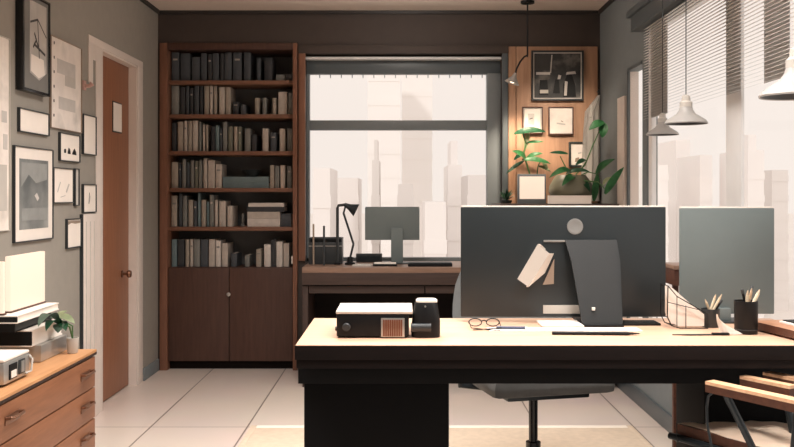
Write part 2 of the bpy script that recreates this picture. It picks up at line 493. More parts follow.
# ================================================================== PICTURES ON THE LEFT WALL
def wall_picture(y0, y1, z0, z1, label, frame='charcoal', fw=.005, depth=.012, mat='paper', mw=0.0, prt='print_pale', shapes=(), name='picture_frame'):
    t = thing(name, label, 'picture', (XL, (y0 + y1) / 2, z0), 'pictures on the left wall')
    f = MB()
    f.box((XL, y0, z0), (XL + depth, y0 + fw, z1), frame, .001); f.box((XL, y1 - fw, z0), (XL + depth, y1, z1), frame, .001)
    f.box((XL, y0 + fw, z0), (XL + depth, y1 - fw, z0 + fw), frame, .001); f.box((XL, y0 + fw, z1 - fw), (XL + depth, y1 - fw, z1), frame, .001)
    f.build('frame', t)
    d = depth - .006
    if mw:
        MB().box((XL, y0 + fw, z0 + fw), (XL + d, y1 - fw, z1 - fw), mat).build('mount', t)
        a0, a1, b0, b1 = y0 + fw + mw, y1 - fw - mw, z0 + fw + mw, z1 - fw - mw
        p = MB().box((XL + d, a0, b0), (XL + d + .001, a1, b1), prt)
    else:
        a0, a1, b0, b1 = y0 + fw, y1 - fw, z0 + fw, z1 - fw
        p = MB().box((XL, a0, b0), (XL + d, a1, b1), prt); d -= .001
    for i_, (m, pts) in enumerate(shapes):                      # ink marks, in 0..1 of the print
        p.prism([(XL + d + .001 + i_ * .0003, a0 + u * (a1 - a0), b0 + v * (b1 - b0)) for u, v in pts], (.0006, 0, 0), m)
    p.build('print', t)
    return t
def seg(u0, v0, u1, v1, w=.02):
    dx, dy = u1 - u0, v1 - v0; L = math.hypot(dx, dy); nx, ny = -dy / L * w, dx / L * w
    return [(u0 + nx, v0 + ny), (u1 + nx, v1 + ny), (u1 - nx, v1 - ny), (u0 - nx, v0 - ny)]
def rect(u0, v0, u1, v1): return [(u0, v0), (u1, v0), (u1, v1), (u0, v1)]
# 1 tall black frame with a grey mount
t = wall_picture(3.88, 4.18, 1.655, 2.09, 'tall black framed sketch with grey mount at the top left of the wall', 'black_gloss', .012, .036, 'mat_grey', .0, 'mat_grey',
    [('print_sketch', [(.25, .18), (.62, .12), (.92, .22), (.92, .96), (.25, .96)]),
     ('white', [(.28, .2), (.6, .14), (.85, .2), (.8, .36), (.3, .38)]),
     ('print_ink', seg(.55, .78, .62, .36, .012)), ('print_ink', seg(.42, .62, .62, .44, .016)), ('print_ink', seg(.4, .5, .86, .42, .014)),
     ('print_ink', seg(.55, .78, .9, .62, .008)), ('print_ink', seg(.25, .72, .55, .78, .012)), ('print_ink', seg(.36, .46, .5, .56, .014))])
wall_picture(4.254, 4.666, 1.519, 1.959, 'large pale unmounted drawing with soft grey washes, right of the tall black frame', 'tan', .004, .012, 'paper', 0, 'print_pale',
    [('print_soft', rect(.2, .62, .8, .78)), ('print_soft', rect(.25, .22, .8, .36)), ('paper_grey', rect(.45, .5, .8, .62))] +
    [('print_ink', rect(.08, .12 + k * .16, .11, .15 + k * .16)) for k in range(6)])
wall_picture(3.898, 4.229, 1.475, 1.581, 'small wide blank white picture below the tall black frame', 'charcoal', .005, .014, prt='paper')
wall_picture(4.365, 4.637, 1.366, 1.506, 'small white picture with a row of little black figures', 'charcoal', .005, .014, prt='paper', shapes=[
    ('black', [(.2, .28), (.3, .28), (.3, .42), (.24, .44), (.2, .40)]), ('black', [(.38, .26), (.54, .26), (.5, .44), (.44, .5), (.4, .4)]),
    ('black', [(.6, .26), (.84, .24), (.82, .36), (.74, .5), (.68, .42)])])
wall_picture(4.685, 4.885, 1.413, 1.624, 'upright blank white picture just left of the door casing, below the wall hook', 'charcoal', .005, .014, prt='paper')
wall_picture(3.848, 4.277, .993, 1.414, 'largest picture, grey landscape in a wide white mount', 'charcoal', .005, .014, 'white', .05, 'print_grey',
    [('print_mist', [(.05, .6), (.3, .78), (.55, .66), (.95, .72), (.95, .95), (.05, .95)]), ('print_soft', [(.5, .48), (.58, .52), (.66, .44), (.6, .4)]),
     ('print_mist', rect(.05, .12, .95, .3))])
wall_picture(4.283, 4.545, 1.16, 1.333, 'white picture with faint pencil marks, right of the large grey landscape', 'charcoal', .005, .014, prt='paper', shapes=[
    ('print_soft', seg(.2, .3, .35, .6, .02)), ('print_soft', seg(.65, .3, .8, .55, .03)), ('print_soft', seg(.35, .15, .6, .2, .01))])
wall_picture(4.565, 4.625, 1.145, 1.335, 'very narrow upright picture strip between two white pictures', 'charcoal', .005, .014, prt='paper_grey')
wall_picture(4.685, 4.885, 1.106, 1.257, 'small white picture with one dark upright stroke, above the grooved panel', 'charcoal', .005, .014, prt='paper', shapes=[
    ('print_ink', seg(.45, .3, .5, .72, .018)), ('print_soft', seg(.5, .35, .56, .6, .02))])
wall_picture(4.457, 4.655, .933, 1.081, 'lowest small white picture with a brown stain along its top edge', 'charcoal', .005, .014, prt='paper', shapes=[
    ('tan', [(.02, .95), (.98, .95), (.98, .86), (.6, .84), (.3, .88), (.1, .82)])])
wall_picture(3.42, 3.81, 1.05, 1.86, 'tall pale poster cut off by the left edge of the photo', 'paper_grey', .003, .01, prt='print_pale', shapes=[
    ('print_soft', rect(.86, .42, .97, .5)), ('print_soft', rect(.82, .56, .95, .62)), ('paper_grey', rect(.5, .1, .95, .34))], name='poster')

# ================================================================== BOOKCASE
bc = thing('bookcase', 'tall brown wooden bookcase with open shelves over two cupboard doors', 'bookcase', ((NX0 + NX1) / 2, YB, 0))
IX0, IX1 = X_at(168, YB), X_at(293, YB)
YI = YB + .02
MB().box((NX0 + .002, YB - .02, 0), (IX0, YB + .33, NZ - .002), 'case_wood_lit', .004).build('side_panel', bc)
MB().box((IX1, YB - .02, 0), (NX1 - .002, YB + .33, NZ - .002), 'case_wood_lit', .004).build('side_panel', bc)
MB().box((IX0, YB + .31, .05), (IX1, YB + .33, NZ - .002), 'case_back').build('back_panel', bc)
MB().box((IX0, YB - .02, Z_at(50, YB)), (IX1, YB + .31, NZ - .002), 'case_wood', .004).build('top_panel', bc)
SH = [80, 114, 151, 188, 227, 267.5]      # pixel rows of the shelf tops at the face
for y in SH[:-1]:
    MB().box((IX0, YI, Z_at(y + 4, YB)), (IX1, YB + .31, Z_at(y, YB)), 'shelf_wood', .002).build('shelf', bc)
MB().box((IX0, YI, Z_at(271, YB)), (IX1, YB + .31, Z_at(267.5, YB)), 'case_wood', .002).build('cupboard_top', bc)
MB().box((IX0, YI + .03, 0), (IX1, YB + .31, Z_at(362, YB)), 'desk_dark').build('plinth', bc)
xm = X_at(229.3, YB)
ZD0, ZD1 = Z_at(361, YB), Z_at(268, YB)
for (a, b, k) in ((IX0 + .003, xm - .002, 1), (xm + .002, IX1 - .003, 0)):
    d = MB().box((a, YB - .004, ZD0), (b, YI - .001, ZD1), 'case_wood', .003).build('cupboard_door', bc)
    if k:
        MB().lathe([(0, 0), (.005, 0), (.005, .012), (.013, .016), (.014, .024), (0, .028)], (0, 0, 0), 'silver', 16,
                   Matrix.Translation((xm, YB - .004, Z_at(294, YB))) @ Matrix.Rotation(R(90), 4, 'X')).build('knob', d)
MB().box((IX1 - .012, YI - .012, Z_at(264, YB)), (IX1 - .001, YI, Z_at(256, YB)), 'white', .002).build('latch', bc)

ORD = ['', 'first', 'second', 'third', 'fourth', 'fifth', 'sixth', 'seventh', 'eighth', 'ninth', 'tenth', 'eleventh', 'twelfth', 'thirteenth', 'fourteenth',
       'fifteenth', 'sixteenth', 'seventeenth', 'eighteenth', 'nineteenth', 'twentieth', 'twenty-first', 'twenty-second', 'twenty-third']
SHELFN = ['on the top shelf of the bookcase', 'on the second shelf from the top', 'on the third shelf from the top',
          'on the fourth shelf from the top', 'on the fifth shelf from the top', 'on the lowest open shelf']
S, C_, G, B, K, W_, U, O_ = 'slate', 'charcoal', 'grey', 'beige', 'cream', 'white', 'blue-grey', 'olive'
ROWS = [
 [(169,177,51,S),(178,188,52,S),(189.5,198,56,S),(199,205,52,S),(206,210,53,C_),(210.5,217,52,S),(218,222,52,C_),(222.5,230,51,S),(231,240,50,S),(242,249,51,S),(255,259,57,S),(263,271,57,C_)],
 [(169,177,84,G),(178,183,86,C_),(183.5,187,85,S),(187.5,191,87,C_),(192,197,84,S),(198,201,84,C_),(202,207,82,B),(207.5,211,83,K),(211.5,215,83,B),(217,223,86,K),(223.5,229,86,B),(231,237,101,C_),(239,244,104,S),(253,258,97,B),(261,265,97,G),(271,275,97,B),(277,286,91,K),(287,292,92,G)],
 [(169,174,122,C_),(175,181,121,B),(181.5,185,120,K),(185.5,190,120,B),(190.5,196,120,K),(197,199.5,122,G),(200.5,203,124,K),(203.5,206,124,B),(209,213,126,C_),(213.5,217.5,125,U),(218,220.5,128,S),(221,225.5,121,G),(226.5,231,126,O_),(232,236,126,B),(236.5,240,126,O_),(243,249,128,G),(250,255,134,C_),(261,267,128,K),(269,275,132,S),(278,284,128,K),(286,291.5,128,G)],
 [(169,176,162,B),(176.5,179,163,S),(180,184,159,G),(184.5,187.5,162,S),(188,192,160,G),(192.5,196,161,O_),(196.5,200,160,G),(201,205,158,K),(205.5,213,160,K),(213.5,220,164,K),(268.5,273,165,B),(273.5,278,166,G),(279,284,165,K),(286,290.5,166,G)],
 [(169,175,196,B),(176.5,180,194,S),(180.5,185,196,G),(186,191,200,B),(191.5,195,201,S),(195.5,198.5,193,U),(199,204,200,B),(204.5,207,202,U),(207.5,212,195,G),(212.5,216,200,K),(217,224,201,K),(225.5,231,206,K)],
 [(169,174.5,240,U),(175,182,240,C_),(183,187,240,B),(187.5,191,240,K),(191.5,198,240,G),(198.5,206,240,S),(206.5,213,240,K),(213.5,219,241,W_),(219.5,226,244,K),(229,235,254,S),(243,248,256,G),(254.5,260,250,B),(262.5,269.5,245,W_),(275,281.5,242,W_),(282,288,244,K)],
]
YBK = YB + .06
for ri, row in enumerate(ROWS):
    zs = Z_at(SH[ri], YB) + .0006
    for i, (a, b, yt, c) in enumerate(row):
        yt = max(yt, (SH[ri - 1] + 4.8) if ri else 51)
        y0 = YBK + random.uniform(0, .012); dep = random.uniform(.17, .21)
        k = y0 / YB                                 # keep the size seen at the face of the case
        xa, xb = X_at(a + .25, YB) * 1.0, X_at(b - .15, YB)
        h = (SH[ri] - yt) / 145.8
        m = 'book_' + c
        bk = MB()
        tk = xb - xa
        bk.box((xa, y0, zs), (xa + .0025, y0 + dep, zs + h), m); bk.box((xb - .0025, y0, zs), (xb, y0 + dep, zs + h), m)
        bk.prism([(xa, y0, zs), (xa + tk * .25, y0 - .004, zs), (xa + tk * .75, y0 - .004, zs), (xb, y0, zs), (xb, y0 + .004, zs), (xa, y0 + .004, zs)], (0, 0, h), m)
        bk.box((xa + .0025, y0 + .004, zs + .003), (xb - .0025, y0 + dep - .004, zs + h - .004), 'paper')
        if (i * 7 + ri * 3) % 4 == 0:
            band = 'book_cream' if c in (S, C_, G, U, O_) else 'book_grey'
            bk.box((xa + tk * .2, y0 - .0052, zs + h * .72), (xb - tk * .2, y0 - .0035, zs + h * .78), band)
        o = bk.build('book')
        low = 'short ' if h < .14 else ''
        tag(o, f'{low}{c} book standing {ORD[i + 1]} from the left {SHELFN[ri]}', 'book', 'books ' + SHELFN[ri])
def flatbook(a, b, y0, y1, c, lab, name='book', cat='book', grp=None, dep=.2, yy=None):
    yy = YBK if yy is None else yy
    x0, x1, z0, z1 = X_at(a, YB), X_at(b, YB), Z_at(y1, YB) + .0008, Z_at(y0, YB)
    k = MB(); m = 'book_' + c
    k.box((x0, yy, z0), (x1, yy + dep, z0 + .003), m); k.box((x0, yy, z1 - .003), (x1, yy + dep, z1), m)
    k.box((x0, yy, z0 + .003), (x0 + .004, yy + dep, z1 - .003), m)
    k.box((x0 + .004, yy, z0 + .003), (x1, yy + .003, z1 - .003), m)
    k.box((x0 + .004, yy + .003, z0 + .003), (x1 - .003, yy + dep - .003, z1 - .003), 'paper')
    return tag(k.build(name), lab, cat, grp)
flatbook(275, 284, 73.5, 80, G, 'grey pamphlet pile lying at right on the top shelf, left of its twin', 'pamphlet_pile', 'pamphlets', dep=.12)
flatbook(285, 292.5, 73, 80, S, 'slate pamphlet pile lying at the far right end of the top shelf', 'pamphlet_pile', 'pamphlets', dep=.12)
flatbook(221, 267.5, 182, 188, U, 'blue-grey flat book lying lower in the pair on the fourth shelf', grp='books on the fourth shelf from the top')
flatbook(221, 267.5, 176.5, 182, U, 'blue-grey flat book lying uppermost in the pair on the fourth shelf', grp='books on the fourth shelf from the top')
flatbook(246, 279, 219, 227, W_, 'white flat book at the bottom of the pile on the fifth shelf', grp='flat books on the fifth shelf')
flatbook(246, 279, 212, 219, K, 'cream flat book second from the bottom of the fifth shelf pile', grp='flat books on the fifth shelf')
flatbook(245, 283, 207, 212, C_, 'charcoal flat book under the top one of the fifth shelf pile', grp='flat books on the fifth shelf')
flatbook(247, 283, 203, 207, W_, 'thin white flat book on top of the fifth shelf pile', grp='flat books on the fifth shelf')
flatbook(280, 290, 214, 227, S, 'slate box file beside the flat pile on the fifth shelf', 'box_file', 'box', dep=.15)
# little dark bowl on the fourth shelf pair and a figure on the fifth shelf
c = (X_at(248, YB), YBK + .1, Z_at(176.5, YB) + .0006)
tag(MB().lathe([(0, 0), (.03, 0), (.045, .012), (.075, .05), (.072, .05), (.04, .016), (0, .01)], c, 'charcoal').build('bowl'), 'dark bowl standing on the flat blue-grey books', 'bowl')
c = (X_at(240, YB), YBK + .05, Z_at(227, YB) + .0006)
tag(MB().lathe([(0, 0), (.014, 0), (.014, .01), (.006, .02), (.011, .045), (.007, .062), (.010, .075), (.007, .088), (0, .092)], c, 'book_grey', 16).build('figurine'),
    'small grey figurine beside the flat pile on the fifth shelf', 'figurine')
flatbook(270.2, 274.5, 240, 267.5, C_, 'charcoal book tucked behind white books on the lowest open shelf', grp='books on the lowest open shelf')

# ================================================================== COUNTER UNDER THE BACK WINDOW
CX0, CX1, CY0, CY1 = X_at(302, 5.6), .60, 5.6, YB - .035
ct = thing('window_counter', 'long dark brown counter desk under the back window', 'desk', ((CX0 + CX1) / 2, CY0, 0))
MB().box((CX0, CY0, .715), (CX1, CY1, .7494), 'counter_top', .003).build('worktop', ct)
w = MB().box((CX0, CY0 + .002, .64), (CX1, CY0 + .03, .715), 'counter_wood', .002)
w.box((CX0, CY0 + .018, .632), (CX1, CY0 + .05, .64), 'desk_black')
w.build('apron', ct)
MB().box((CX0, CY0 + .02, 0), (CX0 + .035, CY1, .632), 'counter_wood', .003).build('side_panel', ct)
MB().box((CX1 - .035, CY0 + .02, 0), (CX1, CY1, .632), 'counter_wood', .003).build('side_panel', ct)
MB().box((CX0 + .035, CY1 - .04, .05), (CX1 - .035, CY1 - .015, .632), 'desk_dark').build('back_panel', ct)
xs = X_at(425, 5.6)
d = MB().box((CX0 + .04, CY0 + .03, .585), (xs - .004, CY0 + .05, .632), 'counter_wood', .002); d.build('drawer_front', ct)
d = MB().box((xs + .004, CY0 + .03, .585), (CX1 - .04, CY0 + .05, .632), 'counter_wood', .002); d.build('drawer_front', ct)
# items on the counter
def on(px, Y, z=DESK_Z): return Vector((X_at(px, Y), Y, z))
Yc = 5.85
t = thing('desk_organizer', 'dark boxy organizer at the left end of the window counter', 'organizer', on(328, Yc))
x0, x1 = X_at(308.5, Yc), X_at(342, Yc)
w = MB(); zt = Z_at(238, Yc)
w.box((x0, Yc, .75), (x1, Yc + .012, zt - .03), 'charcoal', .002); w.box((x0, Yc + .14, .75), (x1, Yc + .152, zt), 'charcoal', .002)
w.box((x0, Yc + .012, .75), (x0 + .008, Yc + .14, zt), 'charcoal'); w.box((x1 - .008, Yc + .012, .75), (x1, Yc + .14, zt), 'charcoal')
w.box((x0 + .008, Yc + .012, .75), (x1 - .008, Yc + .14, .758), 'charcoal'); w.build('case', t)
MB().box((x0 + .008, Yc + .07, .758), (x1 - .008, Yc + .076, zt - .01), 'black').build('divider', t)
MB().box((x0 - .0, Yc - .003, zt - .055), (x1, Yc, zt - .05), 'silver').build('rail', t)
tag(MB().tube([on(313.5, Yc - .03), at(313.5, 224, Yc - .01) ], .006, 'tan', 8).build('rod'), 'pale thin rod leaning on the organizer, the left one', 'rod')
tag(MB().tube([on(324, Yc - .09), at(324, 226, Yc - .02)], .007, 'charcoal', 8).build('rod'), 'dark brown thin rod leaning on the organizer, the right one', 'rod')
# desk lamp with two arms
t = thing('desk_lamp', 'black two-armed desk lamp in front of the back window', 'lamp', on(346, 5.9))
Yl = 5.82
bz = on(350, Yl)
MB().lathe([(0, 0), (.034, 0), (.034, .012), (.02, .018), (.016, .05), (0, .052)], bz, 'black', 20).build('base', t)
pj = at(353.5, 244, Yl); pe = at(343.5, 213, Yl)
MB().tube([bz + Vector((0, 0, .04)), pj], .007, 'steel_dark').build('lower_arm', t)
MB().tube([pj, pe], .007, 'steel_dark').build('upper_arm', t)
po = on(337.5, Yl)
MB().tube([po, at(337.5, 208, Yl), at(338.5, 205.5, Yl), at(346, 204.5, Yl)], .0095, 'charcoal').build('post', t)
MB().box((po.x - .02, po.y - .02, .75), (po.x + .02, po.y + .02, .765), 'black', .003).build('clamp', t)
MB().lathe([(.012, .0), (.016, .02), (.02, .035), (.044, .085), (.041, .085), (.014, .03), (.0, .028)], (0, 0, 0), 'steel_dark', 20,
           Matrix.Translation(at(344.5, 204.5, Yl)) @ Matrix.Rotation(R(116), 4, 'Y')).build('lamp_shade', t)
MB().tube([pe + Vector((0, 0, -.002)), at(345.5, 206.5, Yl)], .006, 'steel_dark').build('joint', t)
# small grey monitor
def monitor(name, label, px0, px1, py0, py1, Y, bm, thick=.025, rim='white'):
    x0, x1, z1, z0 = X_at(px0, Y), X_at(px1, Y), Z_at(py0, Y), Z_at(py1, Y)
    t = thing(name, label, 'monitor', ((x0 + x1) / 2, Y, DESK_Z))
    MB().box((x0, Y, z0), (x1, Y + thick * .7, z1), bm, .004).build('casing', t)
    MB().box((x0 + .006, Y + thick * .7, z0 + .006), (x1 - .006, Y + thick * .75, z1 - .006), 'black_gloss').build('screen', t)
    MB().box((x0 + .002, Y + .003, z1 - .0015), (x1 - .002, Y + thick * .7, z1 + .0045), rim, .0015).build('top_edge', t)
    return t, x0, x1, z0, z1
t, x0, x1, z0, z1 = monitor('monitor', 'small grey monitor seen from behind on the window counter', 365, 419.5, 207.5, 240, 5.92, 'screen_grey', rim='screen_grey')
xa, xb = X_at(391, 5.9), X_at(403, 5.9)
MB().box((xa, 5.895, .755), (xb, 5.92, z0 + .08), 'screen_grey', .003).build('stand_neck', t)
MB().box((xa - .05, 5.85, .75), (xb + .05, 6.0, .757), 'charcoal', .002).build('stand_base', t)
# keyboards and papers by it
def keyboard(name, lab, x0, x1, y0, y1, z, body='black', key='charcoal', rows=4, cols=12, rz=0.0, th=.012):
    c = Vector(((x0 + x1) / 2, (y0 + y1) / 2, z))
    t = thing(name, lab, 'keyboard', c, rz=rz); hx, hy = (x1 - x0) / 2, (y1 - y0) / 2
    MB().box((-hx, -hy, 0), (hx, hy, th), body, .002).build('case', t, world=False)
    k = MB(); m = .006; sx, sy = (2 * hx - 2 * m) / cols, (2 * hy - 2 * m) / rows
    for i in range(cols):
        for j in range(rows):
            k.box((-hx + m + i * sx + .001, -hy + m + j * sy + .001, th), (-hx + m + (i + 1) * sx - .001, -hy + m + (j + 1) * sy - .001, th + .004), key, .0008)
    k.build('keys', t, world=False)
    return t
keyboard('keyboard', 'black keyboard lying right of the small monitor stand on the window counter', X_at(408, 5.7), X_at(452, 5.7), 5.66, 5.78, .75, th=.02)
tag(MB().box((X_at(373, 5.7), 5.68, .75), (X_at(397, 5.7), 5.82, .764), 'black', .003).box((X_at(374, 5.7), 5.69, .764), (X_at(396, 5.7), 5.81, .767), 'paper').build('notebook'),
    'black notebook with pale page lying in front of the small monitor', 'notebook')
tag(MB().box((X_at(352, 5.7), 5.69, .75), (X_at(371.5, 5.7), 5.85, .754), 'paper_grey').build('paper_sheet'), 'pale sheet of paper right of the black desk lamp', 'paper')
tag(MB().box((X_at(356, 6.05), 6.05, .75), (X_at(382, 6.05), 6.1, .805), 'charcoal', .004).box((X_at(358, 6.05), 6.045, .765), (X_at(380, 6.05), 6.05, .79), 'steel_dark').build('speaker_bar'),
    'low dark speaker bar behind the small monitor at the window', 'speaker')

# ================================================================== MAIN DESK
DX0, DX1, DYF, DYB = -.316, 1.355, 2.70, 3.293
dk = thing('office_desk', 'big near-black office desk with pale wooden top in the foreground', 'desk', ((DX0 + DX1) / 2, 3.0, 0))
MB().box((DX0 + .002, DYF + .001, .747), (DX1, DYB, .7494), 'desk_top', .0015).build('desktop', dk)
zf = Z_at(369, DYF)
w = MB().box((DX0, DYF, Z_at(360, DYF)), (DX1, DYB, .747), 'desk_dark', .0015)
w.box((DX0 + .004, DYF + .008, zf), (DX1, DYB - .004, Z_at(360, DYF)), 'desk_dark', .002)
w.build('fascia', dk)
za = .598
MB().box((X_at(298, 2.87), 2.87, za), (DX1, DYB - .03, zf), 'desk_black', .002).build('apron', dk)
MB().box((X_at(304, 2.9), 2.9, 0), (X_at(449, 2.9), DYB - .05, za), 'desk_black', .003).build('pedestal', dk)
MB().box((.997, 2.95, 0), (DX1, 3.25, za), 'desk_black', .003).build('pedestal', dk)

# ---- big monitor
t, x0, x1, z0, z1 = monitor('monitor', 'large dark monitor seen from behind with a grey round badge', 461, 666, 207, 317, 3.2, 'screen_back', .03)
MB().lathe([(0, 0), (.0285, 0), (.0285, .002), (.024, .003), (.021, .0022), (0, .0022)], (0, 0, 0), 'disc_grey', 32,
           Matrix.Translation((X_at(575, 3.2), 3.2, Z_at(226.5, 3.2))) @ Matrix.Rotation(R(90), 4, 'X')).build('badge', t)
MB().box((X_at(543.5, 3.2), 3.193, Z_at(242, 3.2)), (X_at(568, 3.2), 3.2, Z_at(240, 3.2)), 'silver', .001).build('clip', t)
MB().box((X_at(543, 3.2), 3.196, Z_at(313.5, 3.2)), (X_at(583, 3.2), 3.2, Z_at(305, 3.2)), 'paper_grey', .0008).build('label_plate', t)
xa, xb = X_at(582.5, 3.1), X_at(624, 3.1)
xc, xd = X_at(568.5, 3.1), X_at(624, 3.1)
zt = Z_at(240, 3.18)
sn = MB().prism([(xa, 3.10, .757), (xb - .004, 3.10, .757), (xb, 3.15, Z_at(262, 3.15)), (xb - .004, 3.188, zt), (xc + .004, 3.188, zt), (xc + .02, 3.15, Z_at(262, 3.15))], (0, .012, 0), 'stand_dark').build('stand_neck', t)
MB().box((X_at(593, 3.09), 3.102, Z_at(311, 3.09)), (X_at(596, 3.09), 3.112, Z_at(308, 3.09)), 'white', .0008).build('indicator', t)
MB().box((xa, 3.065, .75), (xb - .008, 3.3 - .02, .757), 'black', .002).build('stand_base', t)
# folded booklet held on the monitor's back
ang = R(31)
t = thing('booklet', 'white folded booklet stuck at a tilt on the back of the large monitor', 'booklet', (X_at(536, 3.16), 3.199, Z_at(286, 3.16)))
Ya, Yb_ = 3.150, 3.197
MB().prism([at(538, 244, Ya), at(517.5, 279, Ya), at(528.5, 287, Ya), at(549.5, 253.5, Ya)], (0, .003, 0), 'paper_grey').build('cover', t)
MB().prism([at(549.5, 253.5, Ya + .003), at(528.5, 287, Ya + .003), at(545, 273, Yb_), at(554, 253.5, Yb_)], (-.008, .002, .0), 'white').build('pages', t)
MB().prism([at(538, 244, Ya + .003), at(517.5, 279, Ya + .003), at(524, 283, Yb_), at(543.5, 249, Yb_)], (.008, .002, .0), 'paper').build('back_cover', t)
tag(MB().prism([(X_at(543, 3.19), 3.194, Z_at(285, 3.19)), (X_at(554, 3.19), 3.194, Z_at(284, 3.19)), (X_at(554.5, 3.19), 3.194, Z_at(259, 3.19))], (0, .0055, 0), 'tan').build('card'),
    'small tan triangular card on the large monitor back beside the booklet', 'card')

# ---- second monitor
t, x0, x1, z0, z1 = monitor('monitor', 'light grey upright monitor seen from behind at the right window', 680.5, 774.5, 208, 314, 3.2, 'screen_grey', .028)
MB().box((1.10, 3.18, .756), (1.17, 3.2, .80), 'screen_grey', .003).build('stand_neck', t)
MB().box((1.06, 3.15, .75), (1.24, 3.27, .756), 'charcoal', .002).build('stand_base', t)

# ---- black box device with white top
Yd = 2.832
t = thing('desk_radio', 'black box radio with white lid and copper grille on the left of the desk', 'radio', on(374, Yd))
x0, x1 = X_at(336.5, Yd), X_at(409, Yd); zt = Z_at(314, Yd)
MB().box((x0, Yd, .754), (x1, Yd + .21, zt), 'black', .004).build('body', t)
MB().box((x0 - .002, Yd - .002, zt), (x1 + .012, Yd + .215, zt + .009), 'lid_cream', .003).build('lid', t)
w = MB().box((X_at(381, Yd), Yd - .005, Z_at(337, Yd)), (X_at(404.5, Yd), Yd, Z_at(318, Yd)), 'silver', .0012)
for k in range(9):
    xx = X_at(383 + k * 2.2, Yd)
    w.box((xx, Yd - .007, Z_at(336, Yd)), (xx + .0055, Yd - .005, Z_at(319.5, Yd)), 'copper', .0006)
w.build('grille', t)
MB().lathe([(0, 0), (.013, 0), (.013, .008), (.010, .012), (0, .012)], (0, 0, 0), 'charcoal', 20,
           Matrix.Translation((X_at(346.5, Yd), Yd, Z_at(327, Yd))) @ Matrix.Rotation(R(90), 4, 'X')).build('dial', t)
MB().tube([(x0, Yd + .03, Z_at(330, Yd)), (x0 - .006, Yd + .03, Z_at(330, Yd))], .007, 'charcoal', 12).build('side_knob', t)
for sx in (x0 + .015, x1 - .015):
    MB().box((sx - .01, Yd + .01, .75), (sx + .01, Yd + .2, .754), 'black').build('foot', t)
# ---- tapered black speaker
t = thing('desk_speaker', 'tapered black speaker with pale cap beside the black box radio', 'speaker', on(426, Yd))
def loft(sections, m, seg=24):
    b = MB(); rows = []
    for (cx, cy, z, rx, ry) in sections:
        row = []
        for k in range(seg):
            a = 2 * PI * k / seg; ca, sa = math.cos(a), math.sin(a)
            row.append(b.bm.verts.new((cx + rx * math.copysign(abs(ca) ** .45, ca), cy + ry * math.copysign(abs(sa) ** .45, sa), z)))
        rows.append(row)
    fs = []
    for p, q in zip(rows, rows[1:]):
        for k in range(seg): fs.append(b.bm.faces.new((p[k], p[(k + 1) % seg], q[(k + 1) % seg], q[k])))
    fs.append(b.bm.faces.new(rows[0][::-1])); fs.append(b.bm.faces.new(rows[-1]))
    b._fin(fs, m); return b
cx = X_at(426, Yd); cy = Yd + .04; zt = Z_at(303, Yd)
loft([(cx, cy, .75, .044, .036), (cx, cy, .756, .046, .038), (cx + .001, cy, .80, .045, .037), (cx + .001, cy, zt - .006, .036, .031), (cx + .001, cy, zt, .033, .028)], 'black').build('body', t)
loft([(cx + .003, cy, zt, .034, .029), (cx + .003, cy, zt + .005, .034, .029), (cx + .002, cy, zt + .009, .029, .024)], 'white').build('cap', t)
MB().tube([(cx - .048, cy - .034, .782), (cx + .016, cy - .034, .782)], .014, 'charcoal', 14).build('control_knob', t)
MB().lathe([(0, 0), (.003, 0), (.003, .003), (0, .003)], (0, 0, 0), 'silver', 10, Matrix.Translation((cx - .002, cy - .031, zt - .012)) @ Matrix.Rotation(R(90), 4, 'X')).build('indicator', t)

# ---- small things on the desk top
def pen(name, lab, cat, a, b, r, m, tip='charcoal', grp=None):
    a = Vector(a); b = Vector(b); d = (b - a).normalized(); L = (b - a).length
    t = thing(name, lab, cat, (a + b) / 2 - Vector((0, 0, r)), grp)
    MB().tube([a, b - d * L * .14], r, m, 10).build('barrel', t)
    MB().tube([b - d * L * .14, b - d * .004, b], [r * .95, r * .35, r * .1], tip, 10).build('tip', t)
    return t
Yp = 3.0
tag(MB().box((X_at(488, Yp), 2.965, .75), (X_at(640, Yp), 3.045, .752), 'paper').build('paper_sheet'), 'long white paper strip lying in front of the large monitor', 'paper')
pen('pen', 'dark blue pen lying on the left end of the white paper strip', 'pen', (X_at(496, 3.02), 3.01, .757), (X_at(529, 3.02), 3.0, .757), .0048, 'blue_ink', 'white')
pen('pencil', 'long black pencil lying in front of the white paper strip', 'pencil', (X_at(552, 2.9), 2.9, .7555), (X_at(639, 2.9), 2.885, .7555), .0055, 'black', 'black')
tag(MB().box((X_at(540, 3.1), 3.055, .75), (X_at(581.5, 3.1), 3.19, .757), 'white', .002).build('notepad'), 'white notepad lying against the large monitor stand base', 'notepad')
t = thing('phone', 'black phone lying flat right of the large monitor stand', 'phone', (.84, 3.15, .75))
MB().box((X_at(620.5, 3.15), 3.10, .75), (X_at(657, 3.15), 3.185, .758), 'black', .003).build('body', t)
MB().box((X_at(622, 3.15), 3.105, .758), (X_at(655.5, 3.15), 3.18, .7586), 'black_gloss').build('screen', t)
# eyeglasses
t = thing('eyeglasses', 'folded black wire eyeglasses near the left corner of the large monitor', 'eyeglasses', (X_at(485, 3.1), 3.08, .75))
def ring(c, rx, rz, tilt, n=18):
    return [Vector((c[0] + rx * math.cos(2 * PI * k / n), c[1] + rz * math.sin(2 * PI * k / n) * math.sin(tilt), c[2] + rz * math.sin(2 * PI * k / n) * math.cos(tilt))) for k in range(n + 1)]
ex = X_at(484, 3.08)
for s in (-1, 1):
    MB().tube(ring((ex + s * .03, 3.08, .7645), .022, .0135, .5), .0018, 'black', 6, False).build('rim', t)
    MB().tube([(ex + s * .052, 3.08, .768), (ex + s * .05, 3.0, .757), (ex - s * .02, 2.985 + s * .008, .753), (ex - s * .045, 2.98 + s * .008, .7525)], .0018, 'black', 6).build('temple', t)
MB().tube([(ex - .009, 3.08, .768), (ex, 3.078, .772), (ex + .009, 3.08, .768)], .0018, 'black', 6).build('bridge', t)
